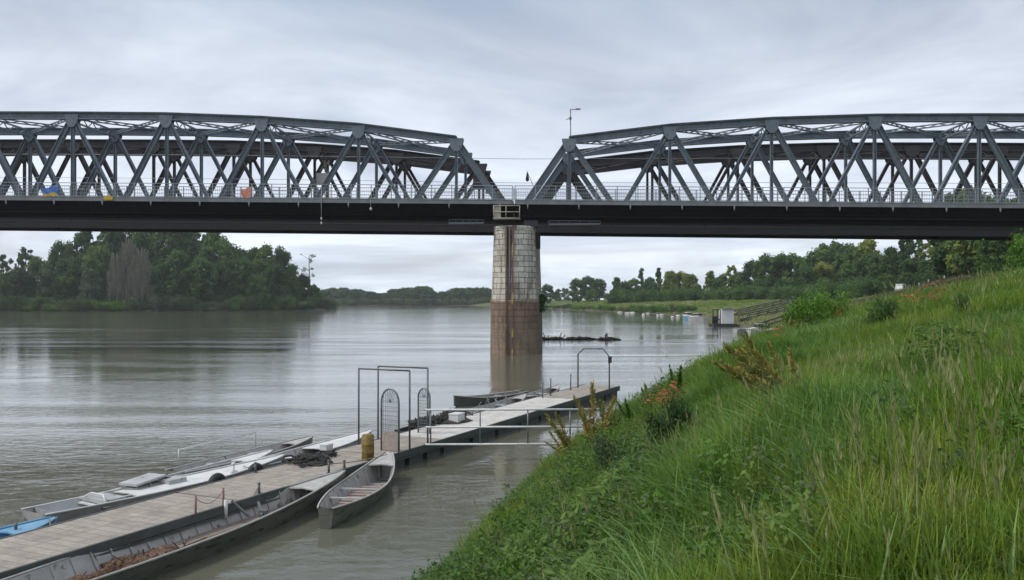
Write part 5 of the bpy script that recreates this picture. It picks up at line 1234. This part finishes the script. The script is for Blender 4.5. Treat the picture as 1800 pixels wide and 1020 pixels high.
idx = np.where((q2 < np.where(edge_, .30, .035)) & (hn > np.where(edge_, -.3, .2)), 8 + (rng.random(n) * 3).astype(int), idx)
band = (y > 84) & (x - .4 * y > -9); drop = band & (q > .15)
sc = rng.uniform(.6, 1.45, n) * (1 + .32 * pn2 + .28 * noise2(x, y, 1.7, 5.0)) * np.where(rr_ < 4.2, .6, 1.0) * np.where(u < 1.5, .8, 1.0)
wsc = 1 + rr_ / 55.0        # far tufts are broader clumps
keep = ~drop
pts = np.stack([x, y, height(x, y)], 1)[keep]; rot = np.stack([rng.uniform(-.15, .15, n), rng.uniform(-.15, .15, n) , rng.uniform(0, 6.28, n)], 1)[keep]; sc3 = np.stack([sc * wsc, sc * wsc, sc], 1)[keep]
scatter('bank_grass', 'tall uncut green grass covering the embankment slope', pts, rot, sc3, idx[keep], tufts)
tb = [tuft('b', 31, 40, .3, .55, .02, .4, ML_BROWN, 6, ML_BROWN), tuft('b', 32, 40, .3, .45, .02, .4, ML_BROWN)]
x, y, u = sample_bank(22000, 80, 205, .9, 11, 12, 42, 48); k = (y > 82) & (x - .4 * y > -10); x, y = x[k], y[k]; n = len(x)
scatter('brown_grass', 'belt of brown dry grass near the top of the bank below the road', np.stack([x, y, height(x, y)], 1), np.stack([np.zeros(n), np.zeros(n), rng.uniform(0, 6.28, n)], 1), np.stack([rng.uniform(1.2, 2.2, n)] * 2 + [rng.uniform(.9, 1.5, n)], 1), rng.integers(0, 2, n), tb)
# rougher cover on the far bank
tf = [tuft('f', 41, 30, .5, .5, .05, .4, ML_GRASS), tuft('f', 42, 30, .5, .5, .05, .4, ML_DRY)]
r = rng.uniform(120, 460, 16000); a = np.radians(rng.uniform(0, 34, 16000)); x = r * np.sin(a); y = r * np.cos(a); u = sdf(MAIN, x, y); k = (u > 1) & (u < 38); x, y = x[k], y[k]; n = len(x)
scatter('far_bank_grass', 'rough grass on the far landing bank', np.stack([x, y, height(x, y)], 1), np.stack([np.zeros(n), np.zeros(n), rng.uniform(0, 6.28, n)], 1), np.stack([rng.uniform(1.5, 3, n)] * 2 + [rng.uniform(.7, 1.6, n)], 1), (noise2(x, y, .05, 4) + rng.normal(0, .4, n) + .7 * ((y > 110) & (y < 270)) > .25).astype(int), tf)

# ------------------------------------------------------------------ weeds, flowers and bushes on the slope
def pick(px, py):
    """where the camera ray through a photo pixel meets the slope"""
    d = Vector(((px - CX) / FPX, 1, (HY - py) / FPX)); Y = 3.0
    while Y < 140:
        if gz(d.x * Y, Y) > EYE + d.z * Y: return Vector((d.x * Y, Y, gz(d.x * Y, Y)))
        Y *= 1.01
    return Vector((d.x * 100, 100, gz(d.x * 100, 100)))
def weed_mesh(seed, h, m_seed, green=False, lean=.25, nst=4):
    rr = random.Random(seed); stems = MB(); v = []; f = []
    for s in range(nst):
        az = rr.random() * 6.28; hh = h * rr.uniform(.7, 1.0); ln = lean * rr.uniform(.3, 1.4) * hh
        pts = [Vector((0, 0, 0)), Vector((math.cos(az) * ln * .35, math.sin(az) * ln * .35, hh * .5)), Vector((math.cos(az) * ln, math.sin(az) * ln, hh))]
        stems.tube(pts, .009, 5, .003)
        for k in range(int(170 * hh)):
            t = rr.uniform(.38, 1.0) ; c = pts[1].lerp(pts[2], (t - .5) * 2) if t > .5 else pts[0].lerp(pts[1], t * 2)
            a = rr.random() * 6.28; e = rr.uniform(.015, .06) * (1.15 - t) * 2.0 + .008; d = Vector((math.cos(a) * e, math.sin(a) * e, rr.uniform(0, .05))); side = Vector((-math.sin(a), math.cos(a), .3)) * rr.uniform(.008, .018)
            n = len(v); b = c + d * .3; v += [tuple(b), tuple(c + d + side), tuple(c + d * 1.5 + Vector((0, 0, .02))), tuple(c + d - side)]; f.append((n, n + 1, n + 2, n + 3))
        for k in range(9):
            t = rr.uniform(.05, .55); c = pts[0].lerp(pts[1], t * 1.8) if t < .5 else pts[1]; a = rr.random() * 6.28; l_ = rr.uniform(.12, .28); w_ = .03
            n = len(v); o = Vector((math.cos(a), math.sin(a), .35)); sdv = Vector((-math.sin(a), math.cos(a), 0)); v += [tuple(c), tuple(c + o * l_ * .5 + sdv * w_), tuple(c + o * l_ + Vector((0, 0, -.05))), tuple(c + o * l_ * .5 - sdv * w_)]; f.append((n, n + 1, n + 2, n + 3)); 
    me = bpy.data.meshes.new('seed_spikes'); me.from_pydata(v, [], f); me.materials.append(m_seed); me.update(); return stems.mesh('stems', mat('weed_stem', (.12, .11, .04), (.16, .08, .04), 5, .8)), me
wm = [weed_mesh(60 + i, 1.25, ML_DOCK, nst=3) for i in range(3)]; wg = [weed_mesh(70 + i, 1.1, ML_BRIGHT, nst=4, lean=.12) for i in range(2)]
def weed(p, s, protos, k, lab, grp, cat='plant', tilt=(0, 0)):
    s = s / FPX * p.y / 1.1
    t = thing('tall_weed', lab, cat, p, R.random() * .6, grp)
    for nm, me in zip(('stems', 'seed_spikes'), protos[k]): o = bpy.data.objects.new(nm, me); C.objects.link(o); o.parent = t
    t.scale = (s, s, s); t.rotation_euler = (tilt[0], tilt[1], 0)
docks = [(1404, 742, 180, -.70, 'tallest leaning brown seed weed on the brow of the slope'), (1384, 728, 150, -.68, 'leaning brown seed weed left of the tallest one on the brow'), (1424, 748, 150, -.60, 'brown seed weed right of the tallest leaning one'), (1352, 698, 100, -.5, 'shorter brown seed weed at the left foot of the leaning group'), (1390, 712, 125, -.40, 'upright brown seed weed within the leaning group'),
         (1045, 812, 130, 0.0, 'upright brown seed weed in front of the far part of the pontoon'), (1018, 815, 100, -.55, 'brown seed weed leaning left towards the mooring boom'), (1062, 800, 90, .2, 'brown seed weed leaning right beside the upright one'), (1002, 812, 62, -.6, 'small brown seed weed nearest the end of the mooring boom'), (1036, 790, 70, -.1, 'small upright brown seed weed behind the leaning one')]
for i, (px, py, s, tl, lab) in enumerate(docks): weed(pick(px, py), s, wm, i % 3, lab, 'brown seed weeds on the bank', tilt=(0, tl))
greens = [(1192, 722, 80, -.05, 'tallest green spiky weed standing against the water'), (1145, 735, 62, -.3, 'green spiky weed left of the tallest one, above the poppies'), (1116, 760, 62, -.4, 'green spiky weed leaning left at the water edge'), (1172, 715, 45, .1, 'short green spiky weed behind the tallest one'), (1215, 705, 40, 0, 'short green spiky weed right of the tallest one')]
for i, (px, py, s, tl, lab) in enumerate(greens): weed(pick(px, py), s, wg, i % 2, lab, 'green spiky weeds on the bank', tilt=(0, tl))
# sapling at the crest
def sapling():
    p = pick(1742, 512); t = thing('sapling', 'thin leaning sapling near the top of the grassy slope', 'tree', p); mb = MB(); mb.tube([(0, 0, 0), (-.15, 0, .8), (-.4, 0, 1.7)], .02, 5, .006); cs = [(-.1, 0, .6), (-.2, .05, .9), (-.3, 0, 1.2), (-.42, 0, 1.5), (.0, .1, .8), (-.4, -.1, 1.7)]
    mb.build('trunk', M_BARK, t); me = leaf_mesh('sapling_leaves', cs, [.16] * 6, 30, .06, ML_MID, 5); o = bpy.data.objects.new('crown', me); C.objects.link(o); o.parent = t
sapling()
def small_bush(px, py, w, h, k, lab):
    p = pick(px, py); s = w / FPX * p.y / 2.9; return bush(p.x, p.y, s, k, lab, None, sz=(h / FPX * p.y + .35) / 1.35)
small_bush(1444, 588, 105, 52, 3, 'bright green bush at the lower edge of the brown grass belt')
small_bush(1408, 598, 60, 40, 3, 'smaller bright bush at the left foot of the big bright one')
small_bush(1552, 592, 62, 40, 1, 'small dark green bush alone on the grassy slope')
small_bush(1690, 572, 34, 20, 1, 'tiny dark bush high on the grassy slope')
small_bush(1185, 812, 90, 70, 1, 'dark leafy bush below the poppies by the water')
small_bush(1150, 840, 70, 40, 1, 'smaller dark leafy bush beside the one below the poppies')
small_bush(1375, 770, 100, 60, 2, 'grey-green herb bush at the foot of the leaning weeds')
small_bush(1075, 870, 90, 60, 2, 'grey-green herb bush beside the water, below the dark bush')
small_bush(1425, 775, 60, 40, 1, 'dark herb bush right of the foot of the leaning weeds')
# poppies
def poppy(seed):
    rr = random.Random(seed); v = []; f = []; mi = []
    for k in range(3):
        x, y, h = rr.uniform(-.12, .12), rr.uniform(-.12, .12), rr.uniform(.42, .58); n0 = len(f); blade(v, f, x, y, h, .006, .05, rr.random() * 6, .03); mi += [0] * (len(f) - n0)
        ox, oy = x + .05, y + .02
        for q in range(5):
            a = q * 1.257; n = len(v); v += [(ox, oy, h), (ox + math.cos(a - .6) * .026, oy + math.sin(a - .6) * .026, h + .02), (ox + math.cos(a) * .036, oy + math.sin(a) * .036, h + .025), (ox + math.cos(a + .6) * .026, oy + math.sin(a + .6) * .026, h + .02)]; f.append((n, n + 1, n + 2, n + 3)); mi.append(1)
    me = bpy.data.meshes.new('poppy'); me.from_pydata(v, [], f); me.materials.append(ML_GRASS); me.materials.append(ML_POPPY); me.polygons.foreach_set('material_index', mi); me.update(); return bpy.data.objects.new('p', me)
P_ = []; S_ = []
for (px, py, sx, sy, cnt, s) in ((1166, 745, 12, 6, 30, 1.0), (1190, 735, 10, 5, 12, 1.0), (1305, 722, 5, 4, 5, 1), (1410, 592, 10, 3, 26, 1.0), (1452, 584, 16, 3, 24, 1.0), (1385, 606, 12, 4, 12, 1.0), (1355, 618, 14, 3, 8, 1.0), (1620, 568, 13, 2, 16, 1.0), (1648, 560, 4, 5, 14, 1.0), (1603, 566, 6, 3, 8, 1.0)):
    for k in range(max(4, int(cnt * .9))):
        q = pick(px + R.gauss(0, sx), py + R.gauss(0, sy)); P_.append(tuple(q)); S_.append([s * R.uniform(.8, 1.3)] * 3)
n = len(P_); scatter('poppies', 'patches of red poppies flowering on the grassy slope', P_, [(R.uniform(-.2, .2), R.uniform(-.2, .2), R.random() * 6) for _ in range(n)], S_, [i % 3 for i in range(n)], [poppy(i) for i in range(3)])
bpy.data.objects['poppies']['category'] = 'flowers'
# people on the bank road
person(groundpt(1660, 180), 'person in a pale shirt on the brow of the bank, right of the white van', M_WHITE, M_DARKG)
person(groundpt(1632, 186), 'person in light clothes on the brow of the bank, nearest the white van', M_BOARD, M_DARKG)

# ------------------------------------------------------------------ air
def haze():
    mb = MB(); mb.box((0, 1000, 42), (4200, 3000, 94.0)); 
    m = bpy.data.materials.new('river_haze'); m.use_nodes = True; nt = m.node_tree; nt.nodes.clear(); out = nt.nodes.new('ShaderNodeOutputMaterial'); pv = nt.nodes.new('ShaderNodeVolumePrincipled')
    pv.inputs['Color'].default_value = (.90, .95, 1.0, 1); pv.inputs['Density'].default_value = .00016; pv.inputs['Anisotropy'].default_value = .2
    nt.links.new(pv.outputs[0], out.inputs['Volume']); o = mb.build('haze', m); tag(o, kind='stuff')
haze()
scene.cycles.volume_bounces = 2
